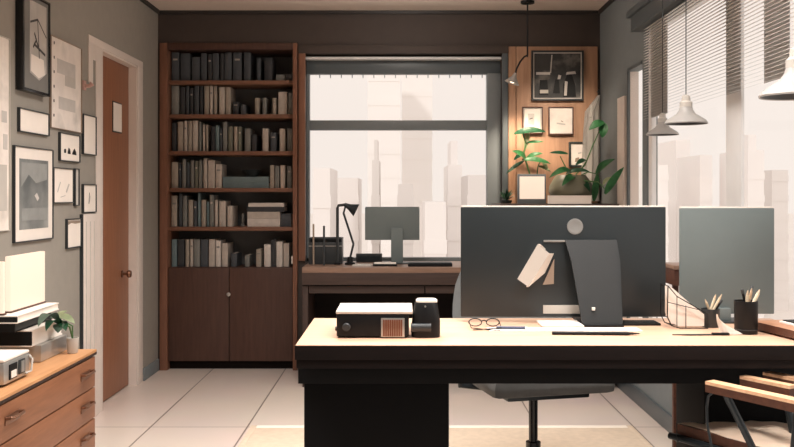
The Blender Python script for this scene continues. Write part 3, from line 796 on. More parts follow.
# paper knife on the right
t = thing('paper_knife', 'slim black paper knife lying in front of the pen cups', 'paper knife', (X_at(700, 2.89), 2.89, .75))
MB().prism([(X_at(672, 2.89), 2.888, .75), (X_at(690, 2.89), 2.881, .75), (X_at(712, 2.89), 2.884, .75), (X_at(712, 2.89), 2.896, .75), (X_at(690, 2.89), 2.894, .75)], (0, 0, .0035), 'charcoal').build('blade', t)
MB().box((X_at(712, 2.89), 2.883, .75), (X_at(729, 2.89), 2.898, .7575), 'black', .002).build('handle', t)
# pencil cups
def cup(lab, c, r, h, m):
    t = thing('pencil_cup', lab, 'cup', c)
    MB().lathe([(0, 0), (r * .92, 0), (r, .004), (r * 1.04, h), (r * .96, h), (r * .9, .006), (0, .006)], c, m).build('body', t)
    MB().lathe([(r * 1.005, h * .12), (r * 1.03, h * .12), (r * 1.03, h * .15), (r * 1.005, h * .15)], c, 'charcoal').build('band', t)
    return t
c1 = Vector((X_at(746, 2.93), 2.93, .75)); cup('black cylindrical pencil cup in front of the upright grey monitor', c1, .036, .106, 'black')
c2 = Vector((X_at(709, 3.09), 3.075, .75)); cup('dark grey pencil cup standing left of and behind the black one', c2, .030, .062, 'charcoal')
def stick(c, r, h, px, py, Y, m, lab, nm='pencil', rad=.0045):
    b = at(px, py, Y)
    d = Vector((b.x - c.x, b.y - c.y, 0)); dn = d.normalized() if d.length > 1e-4 else Vector((1, 0, 0))
    a = c - dn * (r * .45) + Vector((0, 0, .012))
    # keep inside the mouth: point at rim height must lie within r
    t_ = (h - .012) / max(.02, (b.z - a.z)); mid = a + (b - a) * t_
    off = Vector((mid.x - c.x, mid.y - c.y, 0))
    if off.length > r * .78:
        a = a - off.normalized() * 0
        mid = c + off.normalized() * r * .78 + Vector((0, 0, h)); b = a + (mid - a).normalized() * (b - a).length
    d2 = (b - a).normalized()
    t = thing(nm, lab, nm, a, 'pens and pencils in the cups')
    MB().tube([a, b - d2 * .016], rad, m, 8).build('barrel', t)
    MB().tube([b - d2 * .016, b - d2 * .002, b], [rad, rad * .3, rad * .1] if m != 'black' else [rad * 1.15, rad * 1.15, rad * .8], 'pencil_tan' if m != 'black' else 'charcoal', 8).build('tip', t)
stick(c1, .036, .106, 742, 289, 2.93, 'black', 'black pen, leftmost in the black cup', 'pen')
stick(c1, .036, .106, 748, 290, 2.92, 'pencil_cream', 'cream pencil in the middle of the black cup', 'pencil')
stick(c1, .036, .106, 752, 288, 2.89, 'pencil_tan', 'tan pencil right of the middle in the black cup', 'pencil')
stick(c1, .036, .106, 766, 293, 2.93, 'pencil_cream', 'cream pencil leaning far right out of the black cup', 'pencil', .006)
stick(c1, .036, .106, 758, 296, 3.0, 'black', 'black pen leaning right behind the leaning cream pencil', 'pen')
stick(c2, .030, .062, 705, 299, 3.07, 'pencil_tan', 'tan pencil leaning left in the dark grey cup', 'pencil')
stick(c2, .030, .062, 716, 294, 3.07, 'pencil_cream', 'cream pencil, upright one in the dark grey cup', 'pencil')
stick(c2, .030, .062, 722, 294, 3.06, 'pencil_cream', 'cream pencil leaning right in the dark grey cup', 'pencil')
stick(c2, .030, .062, 725, 303, 3.09, 'black', 'black pen leaning right in the dark grey cup', 'pen')
# curled scrap of paper between the cups
rows = []
for i in range(9):
    v = i / 8
    wv = (.034 * (1 - v) ** 1.6 + .001)
    rows.append([Vector((1.042 + u * wv * 2 + .012 * (1 - v) ** 3 - .014, 2.925 - .012 * math.sin(u * PI) - .02 * (1 - v) ** 2, .7512 + .062 * v + .0)) for u in [k / 6 for k in range(7)]])
tag(MB().sheet(rows, 'white', .0008).build('paper_curl'), 'curled white paper scrap standing between the two pencil cups', 'paper')
# wire letter holder with papers
t = thing('letter_holder', 'thin black wire letter holder between the two desk monitors', 'letter holder', (.95, 3.06, .75))
x0, x1, ya, yb, zt = X_at(668, 3.02), X_at(699, 3.02), 3.02, 3.10, .895
w = MB()
for y in (ya, yb):
    pts = [(x0, y, zt), (x0 - .002, y, .79), (x0 + .012, y, .762), (x0 + .04, y, .753), (x1 + .03, y, .7525), (x1 + .03, y, .80), (x0 + .03, y, .86), (x0, y, zt)]
    w.tube(pts, .0018, 'black', 6)
    for q in (.03, .06): w.tube([(x0 + q, y, .753), (x0 + q, y, .895 - q * 1.1)], .0013, 'black', 6)
    w.tube([(x0, y, .84), (x1, y, .815)], .0013, 'black', 6)
for p in ((x0, zt), (x0 - .002, .79), (x1 + .03, .7525), (x1 + .03, .80), (x0 + .012, .762)):
    w.tube([(p[0], ya, p[1]), (p[0], yb, p[1])], .0016, 'black', 6)
w.build('wire_frame', t)
for k, yy in enumerate((3.04, 3.065)):
    o = MB().prism([(x0 + .004, yy, .80), (x0 + .016, yy, .768), (x0 + .042, yy, .757), (x1 + .024, yy, .757), (x1 + .024, yy, .797), (x0 + .03, yy, .872 + k * .01), (x0 + .004, yy, .885 + k * .01)], (0, .003, 0), 'white').build('letter')
    tag(o, ('white letter standing in the front of the wire holder', 'white letter standing at the back of the wire holder')[k], 'letter', 'letters in the wire holder')
# wooden riser with a keyboard at the right end
t = thing('desk_riser', 'brown wooden riser board at the right end of the desk', 'riser', (1.285, 2.89, .75), rz=R(11))
MB().box((-.085, -.165, .012), (.055, .14, .03), 'riser_wood', .002).build('board', t, world=False)
for yy in (-.13, .10): MB().box((-.08, yy - .012, 0), (.05, yy + .012, .012), 'walnut').build('batten', t, world=False)
MB().box((-.088, -.165, .006), (-.085, .14, .03), 'walnut').build('edge_strip', t, world=False)
keyboard('keyboard', 'white keyboard with dark keys on the brown wooden riser', 1.262, 1.338, 2.76, 2.96, .78, 'white', 'black', 8, 3, R(11), .008)

# ================================================================== OFFICE CHAIR BEHIND THE DESK
t = thing('office_chair', 'grey upholstered office chair behind the large monitor', 'chair', (.536, 3.62, .0086), rz=R(14))
def cushion(b, c, sx, sy, sz, m, bev=.03, mtx=None):
    b.box((c[0] - sx / 2, c[1] - sy / 2, c[2] - sz / 2), (c[0] + sx / 2, c[1] + sy / 2, c[2] + sz / 2), m, bev, mtx); return b
cushion(MB(), (0, 0, .462), .50, .46, .07, 'grey_fabric', .03).build('seat', t, world=False)
rows = []
for i in range(11):
    v = i / 10; z = .50 + v * .39; hw = .27 * (1 - 2.2 * max(0, v - .78) ** 2) * (.9 + .1 * math.sin(PI * min(1, v * 1.1)))
    rows.append([Vector((u * hw, .26 + .05 * v - .06 * u * u, z)) for u in [k / 5 - 1 for k in range(11)]])
MB().sheet(rows, 'chair_back', .045).build('backrest', t, world=False)
MB().tube([(0, .18, .41), (0, .29, .42), (0, .33, .48), (0, .34, .62)], .02, 'steel_dark').build('back_support', t, world=False)
MB().box((-.17, -.16, .402), (.17, .19, .426), 'steel_dark', .008).build('seat_plate', t, world=False)
MB().tube([(0, 0, .10), (0, 0, .2), (0, 0, .201), (0, 0, .40)], [.03, .03, .018, .018], 'black_gloss', 16).build('column', t, world=False)
for s in (-1, 1):
    MB().tube([(s * .17, .05, .414), (s * .29, .05, .43), (s * .30, .04, .56), (s * .30, .0, .585)], .013, 'steel_dark').build('arm_post', t, world=False)
    MB().box((s * .30 - .03, -.12, .585), (s * .30 + .03, .12, .61), 'black', .01).build('armrest', t, world=False)
for k in range(5):
    a = 2 * PI * k / 5 + .3; ca, sa = math.cos(a), math.sin(a)
    MB().tube([(0, 0, .115), (ca * .15, sa * .15, .10), (ca * .28, sa * .28, .075)], [.026, .02, .016], 'black', 10).build('leg', t, world=False)
    MB().tube([(ca * .28 - sa * .018, sa * .28 + ca * .018, .03), (ca * .28 + sa * .018, sa * .28 - ca * .018, .03)], .03, 'charcoal', 16).build('caster', t, world=False)
# rug
rg = thing('rug', 'beige rug with pale border lying on the tiles behind the desk', 'rug', (.2, 4.0, 0))
rx0, rx1, ry0, ry1 = -.77, 1.20, 3.32, 4.66
MB().box((rx0 + .03, ry0 + .03, 0), (rx1 - .03, ry1 - .05, .008), 'rug', .002).build('pile', rg)
w = MB().box((rx0, ry0, 0), (rx0 + .03, ry1, .008), 'rug', .002).box((rx1 - .03, ry0, 0), (rx1, ry1, .008), 'rug', .002)
w.box((rx0 + .03, ry1 - .05, 0), (rx1 - .03, ry1, .008), 'rug_edge', .002).box((rx0 + .03, ry0, 0), (rx1 - .03, ry0 + .03, .008), 'rug', .002)
w.build('border', rg)

# ================================================================== ARMCHAIR IN THE RIGHT FOREGROUND
t = thing('armchair', 'wooden armchair with dark metal legs and cream seat at the lower right', 'chair', (1.08, 2.64, 0))
d = Vector((.147, -.242, 0)).normalized(); q = Vector((-d.y, d.x, 0))          # d points to the chair's back, q to its far side
def arm(a, b, w=.036, th=.03, mat_top='arm_wood'):
    a = Vector(a); b = Vector(b); ax = (b - a).normalized(); sd = Vector((-ax.y, ax.x, 0)) * w
    m = MB()
    m.prism([a - sd * .5, b - sd * .5, b + sd * .5, a + sd * .5], (0, 0, th), 'walnut').build('armrest_side', t)
    return m
def slat(nm, a, b, w=.038, th=.032):
    a = Vector(a); b = Vector(b); ax = (b - a).normalized(); sd = Vector((-ax.y, ax.x, 0)).normalized() * w / 2
    zt = Vector((0, 0, th))
    body = MB().prism([a - sd, b - sd, b + sd, a + sd], (0, 0, th * .7), 'walnut').build(nm, t)
    e = zt * .7
    MB().prism([a - sd + e, b - sd + e, b + sd + e, a + sd + e], (0, 0, th * .3), 'arm_wood').build('top_face', body)
    return body
za = .653 - .032
A0 = Vector((.913, 2.655, za)); A1 = A0 + d * .30
slat('armrest', A0, A1)
C0 = A0 + q * .262 - d * .0; C1 = C0 + d * .30
slat('armrest', C0, C1)
M0 = A0 + q * .150 + d * .0; slat('centre_slat', M0, M0 + d * .17, .03)
# seat
zs = .472
S0 = Vector((.905, 2.90, zs)); 
def seatpt(u, v, z): return Vector((.893, 2.90, z)) + Vector((.99, .10, 0)) * u + d * v
w = MB().prism([seatpt(0, 0, zs - .04), seatpt(0, .42, zs - .04), seatpt(.33, .42, zs - .04), seatpt(.33, .0, zs - .04)], (0, 0, .03), 'walnut')
w.build('seat_frame', t)
rows = []
for i in range(9):
    v = i / 8 * .42
    rows.append([seatpt(.33 * k / 8, v, zs - .008 + .018 * math.sin(PI * i / 8) * math.sin(PI * k / 8) + .004 * math.sin(k * 2.3 + i)) for k in range(9)])
MB().sheet(rows, 'cushion', -.004).build('seat', t)
# metal frame
fl = seatpt(-.01, .02, 0); bl = seatpt(-.01, .44, 0); fr = seatpt(.34, .02, 0); br = seatpt(.34, .44, 0)
def leg(nm, pts, r=.011): MB().tube(pts, r, 'steel_dark', 10).build(nm, t)
af = A0 + d * .06; ab = A1 - d * .01
cf = C0 + d * .06; cb = C1 - d * .01
zl = Vector((0, 0, 0))
leg('leg', [Vector((af.x, af.y, za)), seatpt(-.013, .33, zs - .06), seatpt(-.013, .44, 0)])
leg('leg', [Vector((ab.x, ab.y, za)), Vector((ab.x, ab.y, .4)) - d * .02, Vector((ab.x, ab.y, 0)) - d * .06])
leg('leg', [Vector((cf.x, cf.y, za)), Vector((cf.x, cf.y, .4)) + d * .05, Vector((cf.x, cf.y, 0)) + d * .2])
leg('leg', [Vector((cb.x, cb.y, za)), Vector((cb.x, cb.y, .4)) - d * .01, Vector((cb.x, cb.y, 0)) - d * .12])
leg('side_rail', [seatpt(-.012, -.015, zs - .05), seatpt(-.012, .44, zs - .05)], .011)
leg('side_rail', [seatpt(.342, .015, zs - .05), seatpt(.342, .44, zs - .05)], .011)
leg('front_rail', [seatpt(-.02, .02, zs - .052), seatpt(.33, .02, zs - .052)], .011)
leg('arm_stay', [A0 + d * .02 + Vector((0, 0, .006)), A0 - d * .004 + Vector((0, 0, -.015)), A0 - d * .010 + Vector((0, 0, -.05)), A0 - d * .008 + Vector((0, 0, -.10)), A0 + d * .012 + Vector((0, 0, zs - .03 - za))], .004)
leg('cross_bar', [A1 - d * .03 + Vector((0, 0, .0)), C1 - d * .03], .008)
leg('slat_support', [M0 + d * .16, M0 + d * .16 + Vector((0, 0, -.01)), (A1 + C1) / 2 - d * .03], .007)

# ================================================================== SIDEBOARD, PLANTS AND WALL ART AT THE BACK RIGHT
sbx0, sbx1, sby0, sby1, sbt = .63, 1.345, 5.56, YB - .05, Z_at(204, 5.56)
sbz = sbt
t = thing('sideboard', 'dark sideboard behind the large monitor carrying the plants', 'sideboard', ((sbx0 + sbx1) / 2, 6.0, 0))
MB().box((sbx0, sby0, .06), (sbx1, sby1, sbz - .025), 'desk_dark', .003).build('body', t)
MB().box((sbx0 - .01, sby0 - .01, sbz - .025), (sbx1 + .01, sby1, sbt - .0006), 'counter_wood', .003).build('top', t)
MB().box((sbx0 + .03, sby0 + .03, 0), (sbx1 - .03, sby1 - .02, .06), 'desk_black').build('plinth', t)
xm = (sbx0 + sbx1) / 2
for (a, b, kx) in ((sbx0 + .006, xm - .003, xm - .03), (xm + .003, sbx1 - .006, xm + .03)):
    o = MB().box((a, sby0 - .014, .07), (b, sby0, sbz - .03), 'counter_wood', .003).build('door', t)
    MB().tube([(kx, sby0 - .014, .7), (kx, sby0 - .034, .7)], .01, 'silver', 12).build('knob', o)
YPL = 5.99
# small glowing lamp in front of plant one
xa, xb, Yg = X_at(518, 5.8), X_at(546, 5.8), 5.8
t = thing('box_lamp', 'small glowing square lamp in a dark frame on the sideboard', 'lamp', ((xa + xb) / 2, Yg, sbz), 'glowing box lamps')
MB().box((xa, Yg, sbz), (xb, Yg + .05, Z_at(174, Yg)), 'frame_metal', .004).build('frame', t)
MB().box((xa + .01, Yg - .004, sbz + .03), (xb - .01, Yg, Z_at(176.5, Yg)), 'lamp_glow', .001).build('lamp_shade', t)
# plant one
c = Vector((X_at(532, YPL), YPL, sbz))
t = thing('potted_plant', 'leafy green plant standing behind the small glowing square lamp', 'plant', c)
MB().lathe([(0, 0), (.055, 0), (.062, .01), (.078, .16), (.070, .16), (.06, .14), (0, .14)], c, 'pot_dark').build('pot', t)
MB().lathe([(0, .14), (.066, .14), (0, .15)], c, 'soil').build('soil', t)
def P1(px, py, dy=0.0): return at(px, py, YPL + dy) 
w = MB()
w.tube([P1(533, 184), P1(526, 162), P1(524, 152), P1(526, 144), P1(523, 134)], .006, 'stem', 8)
w.tube([P1(536, 184), P1(538, 166, -.02), P1(541, 160, -.03)], .004, 'stem', 8)
w.build('stem', t)
w = MB()
for (a, b, wd, m, ar) in (((514, 134, .02), (546, 132, -.03), .06, 'leaf_dark', .10), ((526, 143, 0), (544, 142, -.05), .028, 'leaf', .04),
        ((526, 160, 0), (512, 151, -.05), .055, 'leaf', .12), ((525, 150, 0), (529, 131, .03), .035, 'leaf_pale', .1), ((526, 159, 0), (543, 153.5, -.04), .04, 'leaf', .12),
        ((522, 160, -.03), (551, 164, -.06), .045, 'leaf', .10), ((524, 161, .0), (506, 174, -.03), .03, 'leaf_dark', .06), ((541, 160, -.03), (548, 171.5, -.03), .03, 'leaf_pale', .1),
        ((522, 155, .03), (514, 160, .06), .035, 'leaf_dark', .1), ((538, 166, 0), (551, 172, -.05), .03, 'leaf_pale', .06)):
    w.leaf(P1(*a), P1(*b), wd, m, ar, up=(0, -.8, .7))
w.build('foliage', t)
# spiky succulent left of it
c = Vector((X_at(506, YPL), YPL - .03, sbz))
t = thing('succulent', 'small spiky dark green succulent at the left end of the sideboard', 'plant', c)
MB().lathe([(0, 0), (.03, 0), (.036, .012), (.036, .022), (.03, .022), (0, .018)], c, 'pot_dark').build('pot', t)
w = MB()
for k in range(16):
    a = k * 2.4; e = .3 + .7 * (k / 16); r = .065
    tip = c + Vector((math.cos(a) * r * (1.1 - e * .6), math.sin(a) * r * (1.1 - e * .6), .03 + r * e * 1.1))
    w.leaf(c + Vector((math.cos(a) * .006, math.sin(a) * .006, .018)), tip, .018, 'leaf_dark' if k % 2 else 'leaf_grey', .06, n=5)
w.build('foliage', t)
# plant two in a round olive bowl
YPL = 5.76
c = Vector((X_at(571, YPL), YPL + .0, sbz))
t = thing('potted_plant', 'broad-leaved plant in a rounded olive pot on the sideboard', 'plant', c)
h = Z_at(175, YPL) - sbz
MB().lathe([(0, 0), (.07, 0), (.11, .02), (.142, h * .4), (.14, h * .6), (.11, h * .88), (.09, h), (.082, h), (.10, h * .86), (.1, h * .8), (0, h * .8)], c, 'pot_olive', 32).build('pot', t)
MB().lathe([(0, h * .84), (.098, h * .84), (0, h * .8)], c, 'soil').build('soil', t)
w = MB()
cc = c + Vector((0, 0, h * .84))
for pts in ([cc, P1(585, 165), P1(593, 145), P1(603, 123)], [cc, P1(565, 166), P1(560, 156)], [cc, P1(588, 172, -.03), P1(597, 174, -.06)], [cc, P1(598, 182, -.2), P1(606, 190, -.33)],
            [cc, P1(582, 168), P1(587, 160, -.03)]):
    w.tube(pts, [.004] * (len(pts) - 1) + [.0025], 'stem', 8)
w.build('stem', t)
w = MB()
for (a, b, wd, m, ar) in (((604, 122, 0), (589, 130, -.03), .06, 'leaf', .12), ((604, 123, 0), (602, 138, -.02), .06, 'leaf', .10), ((568, 154, 0), (549, 153, -.02), .03, 'leaf_dark', .05),
        ((596, 175, -.1), (615, 159, -.2), .06, 'leaf', .12), ((605, 194, -.33), (624, 167, -.4), .05, 'leaf', .05), ((594, 201, -.1), (598, 172, -.12), .045, 'leaf', .06),
        ((572, 172, -.02), (549, 178, -.1), .05, 'leaf', .22), ((566, 174, -.03), (590, 172, -.08), .04, 'leaf_dark', .16), ((575, 176, -.06), (562, 186, -.15), .05, 'leaf', .18),
        ((586, 160, -.02), (575, 166, -.08), .035, 'leaf_dark', .14), ((580, 178, -.06), (590, 192, -.14), .04, 'leaf_dark', .1), ((603, 185, -.3), (611, 177, -.34), .03, 'leaf_pale', .1)):
    w.leaf(P1(*a), P1(*b), wd, m, ar, up=(0, -.8, .7))
w.build('foliage', t)
# white box-like book in front of the olive pot
flat_y = sby0 + .01
k = MB(); x0, x1 = X_at(549, sby0), X_at(592, sby0); zb, zt = sbz, Z_at(195.5, sby0)
flat_y = sby0 - .002
k.box((x0, flat_y, zb), (x1, flat_y + .055, zb + .004), 'white').box((x0, flat_y, zt - .004), (x1, flat_y + .055, zt), 'white').box((x0, flat_y, zb + .004), (x0 + .005, flat_y + .055, zt - .004), 'white')
k.box((x0 + .005, flat_y + .003, zb + .004), (x1 - .004, flat_y + .052, zt - .004), 'paper')
tag(k.build('book'), 'white book lying in front of the rounded olive pot', 'book')

# pictures on the wood panelling
YP = YB - .022
def back_picture(pa, pb, ya, yb, lab, frame, mat, prt, mw, shapes=(), fw=.012, dp=.025):
    x0, x1, z1, z0 = X_at(pa, YP), X_at(pb, YP), Z_at(ya, YP), Z_at(yb, YP)
    t = thing('picture_frame', lab, 'picture', ((x0 + x1) / 2, YP, z0), 'pictures on the wood panelling')
    f = MB(); y = YP
    f.box((x0, y - dp, z0), (x0 + fw, y, z1), frame, .001); f.box((x1 - fw, y - dp, z0), (x1, y, z1), frame, .001)
    f.box((x0 + fw, y - dp, z0), (x1 - fw, y, z0 + fw), frame, .001); f.box((x0 + fw, y - dp, z1 - fw), (x1 - fw, y, z1), frame, .001)
    f.build('frame', t)
    MB().box((x0 + fw, y - dp + .008, z0 + fw), (x1 - fw, y, z1 - fw), mat).build('mount', t)
    a0, a1, b0, b1 = x0 + fw + mw, x1 - fw - mw, z0 + fw + mw, z1 - fw - mw
    p = MB().box((a0, y - dp + .0065, b0), (a1, y - dp + .008, b1), prt)
    for i_, (m, pts) in enumerate(shapes):
        p.prism([(a0 + u * (a1 - a0), y - dp + .0065 - i_ * .0003, b0 + v * (b1 - b0)) for u, v in pts], (0, -.0006, 0), m)
    p.build('print', t)
back_picture(531, 583, 51, 101, 'large dark photograph of a street scene on the wood panelling', 'charcoal', 'print_soft', 'print_dark', .008, [
    ('print_ink', rect(.02, .62, .34, .97)), ('print_soft', rect(.04, .52, .34, .58)), ('paper_grey', seg(.35, .56, .38, .97, .012)),
    ('black', [(.62, .02), (.9, .02), (.88, .3), (.8, .55), (.7, .5), (.62, .3)]), ('print_soft', [(.64, .05), (.7, .05), (.72, .36), (.66, .38)]),
    ('print_soft', [(.5, .42), (.56, .42), (.58, .5), (.52, .52)]), ('print_soft', [(.68, .52), (.9, .54), (.88, .6), (.7, .58)]), ('black', [(.1, .06), (.3, .06), (.28, .4), (.12, .4)]),
    ('black', [(.4, .1), (.55, .1), (.53, .4), (.45, .42)]), ('paper_grey', rect(.12, .1, .3, .18))])
back_picture(522, 542.5, 107, 134, 'small framed sketch on the panelling, left of its pale neighbour', 'walnut', 'paper_grey', 'print_pale', .01, [('print_soft', rect(.2, .3, .6, .8)), ('print_ink', seg(.3, .55, .5, .6, .02))], .007)
back_picture(548, 573, 107, 135, 'small framed pale drawing under the large dark photograph', 'walnut', 'print_soft', 'print_pale', .004, [('print_soft', seg(.3, .4, .7, .35, .03)), ('tan', seg(.5, .5, .6, .45, .015))], .007)
back_picture(568.5, 588, 142, 167, 'dark framed small print low on the panelling behind the olive potted plant', 'pot_dark', 'white', 'print_pale', .008, [('tan', [(.2, .1), (.6, .1), (.5, .35), (.25, .3)]), ('print_soft', seg(.45, .55, .7, .6, .04))], .013)
# white coat hanging in the corner
rows = []
prof = [(96, 596.5, 1.0), (104, 590, .9), (112, 584, .85), (130, 582.5, .9), (160, 581, 1.0), (185, 580, 1.0), (201, 579.5, 1.0)]
t = thing('coat', 'white coat hanging on a hook in the back right corner', 'coat', (1.29, YP - .05, Z_at(201, YP)))
for (py, pxl, s) in prof:
    x0 = X_at(pxl, YP); xr = min(1.358, X_at(599, YP)); z = Z_at(py, YP)
    rows.append([Vector((x0 + (xr - x0) * k / 8, YP - .03 - s * (.035 * math.sin(PI * k / 8) + .008 * math.sin(k * 2.1)), z)) for k in range(9)])
MB().sheet(rows, 'coat', .012).build('body', t)
MB().box((X_at(588, YP), YP - .066, Z_at(118, YP)), (X_at(590, YP), YP - .058, Z_at(106, YP)), 'paper_grey', .001).build('tag_strip', t)
tag(MB().tube([(1.35, YP, 1.905), (1.35, YP - .035, 1.90), (1.35, YP - .042, 1.915)], .006, 'steel_dark').build('coat_hook'), 'dark hook holding the white coat in the corner', 'hook')

# ================================================================== HANGING LAMPS
def pendant(lab, px, pyb, Y, r, sc=1.0, tilt=0.0):
    c = Vector((X_at(px, Y), Y, Z_at(pyb, Y)))
    t = thing('pendant_lamp', lab, 'lamp', (c.x, c.y, ZC), 'white pendant lamps at the right window')
    s = r / .08
    H = .112 * s
    outer = [(.081, 0), (.082, .004), (.074, .015), (.056, .027), (.037, .039), (.027, .054), (.022, .072)]
    inner = [(.019, .070), (.024, .052), (.034, .036), (.053, .024), (.071, .012), (.078, .002), (.081, 0)]
    prof = [(a * s, b * s) for a, b in outer + inner]
    no = len(outer) - 1
    m = Matrix.Translation(c) @ Matrix.Rotation(tilt, 4, 'Y')
    MB().lathe(prof, (0, 0, 0), 'lamp_white', 36, m, lambda j: 'lamp_white' if j <= no - 1 or j == len(prof) - 2 else 'charcoal').build('lamp_shade', t)
    MB().lathe([(0, .066 * s), (.024 * s, .066 * s), (.024 * s, .084 * s), (.017 * s, .090 * s), (.015 * s, .108 * s), (.006 * s, .114 * s), (0, .114 * s)], c, 'paper_grey', 20, None).build('socket', t)
    MB().lathe([(0, .02 * s), (.016 * s, .026 * s), (.02 * s, .04 * s), (.012 * s, .058 * s), (.012 * s, .068 * s), (0, .068 * s)], c, 'white', 16).build('bulb', t)
    MB().tube([c + Vector((0, 0, .113 * s)), Vector((c.x, c.y, ZC - .02))], .0018, 'steel_dark', 6).build('cord', t)
    MB().lathe([(0, -.025), (.03, -.025), (.036, -.012), (.036, 0), (0, 0)], (c.x, c.y, ZC), 'lamp_white', 20).build('canopy', t)
pendant('white pendant lamp in the middle of the window row, above the upright monitor', 686, 124, 3.55, .081)
pendant('white pendant lamp farthest back, partly behind the middle one', 662.5, 135, 4.22, .073)
pendant('white pendant lamp nearest the camera, cut off by the right photo edge', 797, 97, 2.7, .106)
# small lamp on a curved arm in front of the panelling
Yh = 5.86
c = at(514, 82, Yh)
t = thing('pendant_lamp', 'small white pendant on a curved arm left of the dark photograph', 'lamp', (X_at(527.5, Yh), Yh, ZC))
MB().tube([(X_at(527.5, Yh), Yh, ZC - .015), at(527.5, 56, Yh)], .005, 'black', 8).build('rod', t)
MB().tube([at(527.5, 57, Yh), at(526.5, 55.5, Yh), at(524, 57, Yh), at(520, 62, Yh), at(516.5, 69, Yh), at(515.5, 74, Yh)], .006, 'black', 8).build('arm', t)
MB().lathe([(0, 0), (.04, 0), (.045, .0), (.045, .015), (0, .015)], (X_at(527.5, Yh), Yh, ZC - .015), 'black', 20).build('canopy', t)
mt = Matrix.Translation(at(515.5, 73, Yh)) @ Matrix.Rotation(R(20), 4, 'Y')
MB().lathe([(.008, 0), (.012, -.012), (.018, -.03), (.05, -.07), (.047, -.07), (.014, -.03), (0, -.012)], (0, 0, 0), 'lamp_white', 24, mt).build('lamp_shade', t)
MB().lathe([(0, -.03), (.012, -.034), (.02, -.052), (.012, -.066), (0, -.07)], (0, 0, 0), 'bulb_glow', 16, mt).build('bulb', t)

# ================================================================== BLIND AT THE RIGHT WINDOW
t = thing('venetian_blind', 'white slatted blind under a dark header box at the right window', 'blind', (XR, 3.0, 1.62))
w = MB().box((XR - .075, WY0, 2.115), (XR, 5.06, 2.20), 'frame_dark', .004)
w.box((XR - .09, WY0, 2.20), (XR + .0, 5.10, 2.235), 'frame_dark', .004)
w.build('header_box', t)
w = MB(); n = 34; zt, zb = 2.105, 1.615
for k in range(n):
    z = zt - (zt - zb) * k / (n - 1)
    w.prism([(XR - .040, WY0 + .05, z - .003), (XR - .018, WY0 + .05, z + .0035), (XR - .018, WY0 + .05, z + .0045), (XR - .040, WY0 + .05, z - .002)], (0, WY1 - WY0 - .13, 0), 'slat_white')
w.build('slats', t, smooth=0)
for (a, b) in ((4.56, 4.86), (3.58, 3.74), (3.13, 3.35)):
    MB().box((XR - .016, a, zb), (XR - .0145, b, 2.115), 'shade_band_grey').build('shade_band', t)  # grey strips behind the slats imitate the blind's shadow bands

# ================================================================== STAND BY THE RIGHT WINDOW
t = thing('plant_stand', 'narrow tall wooden stand by the window between the desk monitors', 'stand', (1.26, 4.0, 0))
MB().box((X_at(670.5, 4.0), 3.95, .872), (1.345, 4.15, .89), 'counter_top', .003).build('top', t)
MB().box((X_at(672, 4.0), 3.965, .80), (1.335, 4.14, .872), 'walnut', .003).build('apron', t)
for x in (1.262, 1.3225):
    for y in (3.98, 4.125):
        MB().box((x - .012, y - .012, 0), (x + .012, y + .012, .80), 'walnut', .002).build('leg', t)

# ================================================================== DRESSER AND WHAT STANDS ON IT
EX, EY0, EY1, EZ = -1.263, 2.80, 3.74, .56
t = thing('dresser', 'low warm brown wooden dresser with drawers at the left wall', 'dresser', ((XL + EX) / 2, (EY0 + EY1) / 2, 0))
MB().box((XL + .016, EY0, .04), (EX - .016, EY1, EZ - .022), 'dresser_edge', .002).build('carcass', t)
MB().box((XL + .016, EY0 - .003, EZ - .022), (EX + .002, EY1 + .003, EZ - .012), 'dresser_edge', .001).build('top_edge', t)
MB().box((XL + .016, EY0 - .003, EZ - .012), (EX + .002, EY1 + .003, EZ - .0006), 'dresser_top', .002).build('top', t)
MB().box((XL + .03, EY0 + .03, 0), (EX - .05, EY1 - .03, .04), 'desk_black').build('plinth', t)
zt = EZ - .028
for k in range(4):
    z1 = zt - k * .128; z0 = z1 - .122
    d_ = MB().box((EX - .016, EY0 + .01, z0), (EX, EY1 - .012, z1), 'dresser_wood', .002).build('drawer', t)
    for yh in (EY0 + .13, EY1 - .125):
        h_ = MB(); zc = (z0 + z1) / 2 + .012
        h_.tube([(EX, yh - .05, zc), (EX + .018, yh - .05, zc + .002), (EX + .022, yh - .042, zc), (EX + .022, yh + .042, zc), (EX + .018, yh + .05, zc + .002), (EX, yh + .05, zc)], .0055, 'handle_bronze', 8)
        h_.box((EX, yh - .055, zc - .022), (EX + .003, yh + .055, zc + .008), 'handle_bronze', .001)
        h_.build('handle', d_)
# stack
def slab(name, lab, cat, lo, hi, m, pg=None, spine=None, grp=None):
    lo = Vector(lo) + Vector((0, 0, .0006)); hi = Vector(hi)
    b = MB()
    if pg:
        b.box(lo, (hi.x, hi.y, lo.z + .005), m, .001); b.box((lo.x, lo.y, hi.z - .005), hi, m, .001)
        b.box((lo.x, lo.y, lo.z + .005), (hi.x, lo.y + .006, hi.z - .005), spine or m)
        b.box((lo.x + .004, lo.y + .006, lo.z + .005), (hi.x - .003, hi.y - .004, hi.z - .005), pg)
    else:
        b.box(lo, hi, m, .004)
    return tag(b.build(name), lab, cat, grp)
xl = XL + .022
slab('storage_box', 'pale storage box at the bottom of the dresser stack', 'box', (xl, 3.44, EZ), (-1.372, 3.71, .625), 'silver')
slab('book', 'thick white book on the pale storage box in the dresser stack', 'book', (xl, 3.40, .625), (-1.392, 3.71, .688), 'white', 'paper', 'black', 'books in the dresser stack')
slab('book', 'black book second from the top of the dresser stack', 'book', (xl, 3.34, .688), (-1.43, 3.70, .728), 'black', 'charcoal', 'black', 'books in the dresser stack')
slab('book', 'white-covered book with black spine on top of the dresser stack', 'book', (xl, 3.294, .728), (-1.402, 3.70, .758), 'white', 'paper', 'black', 'books in the dresser stack')
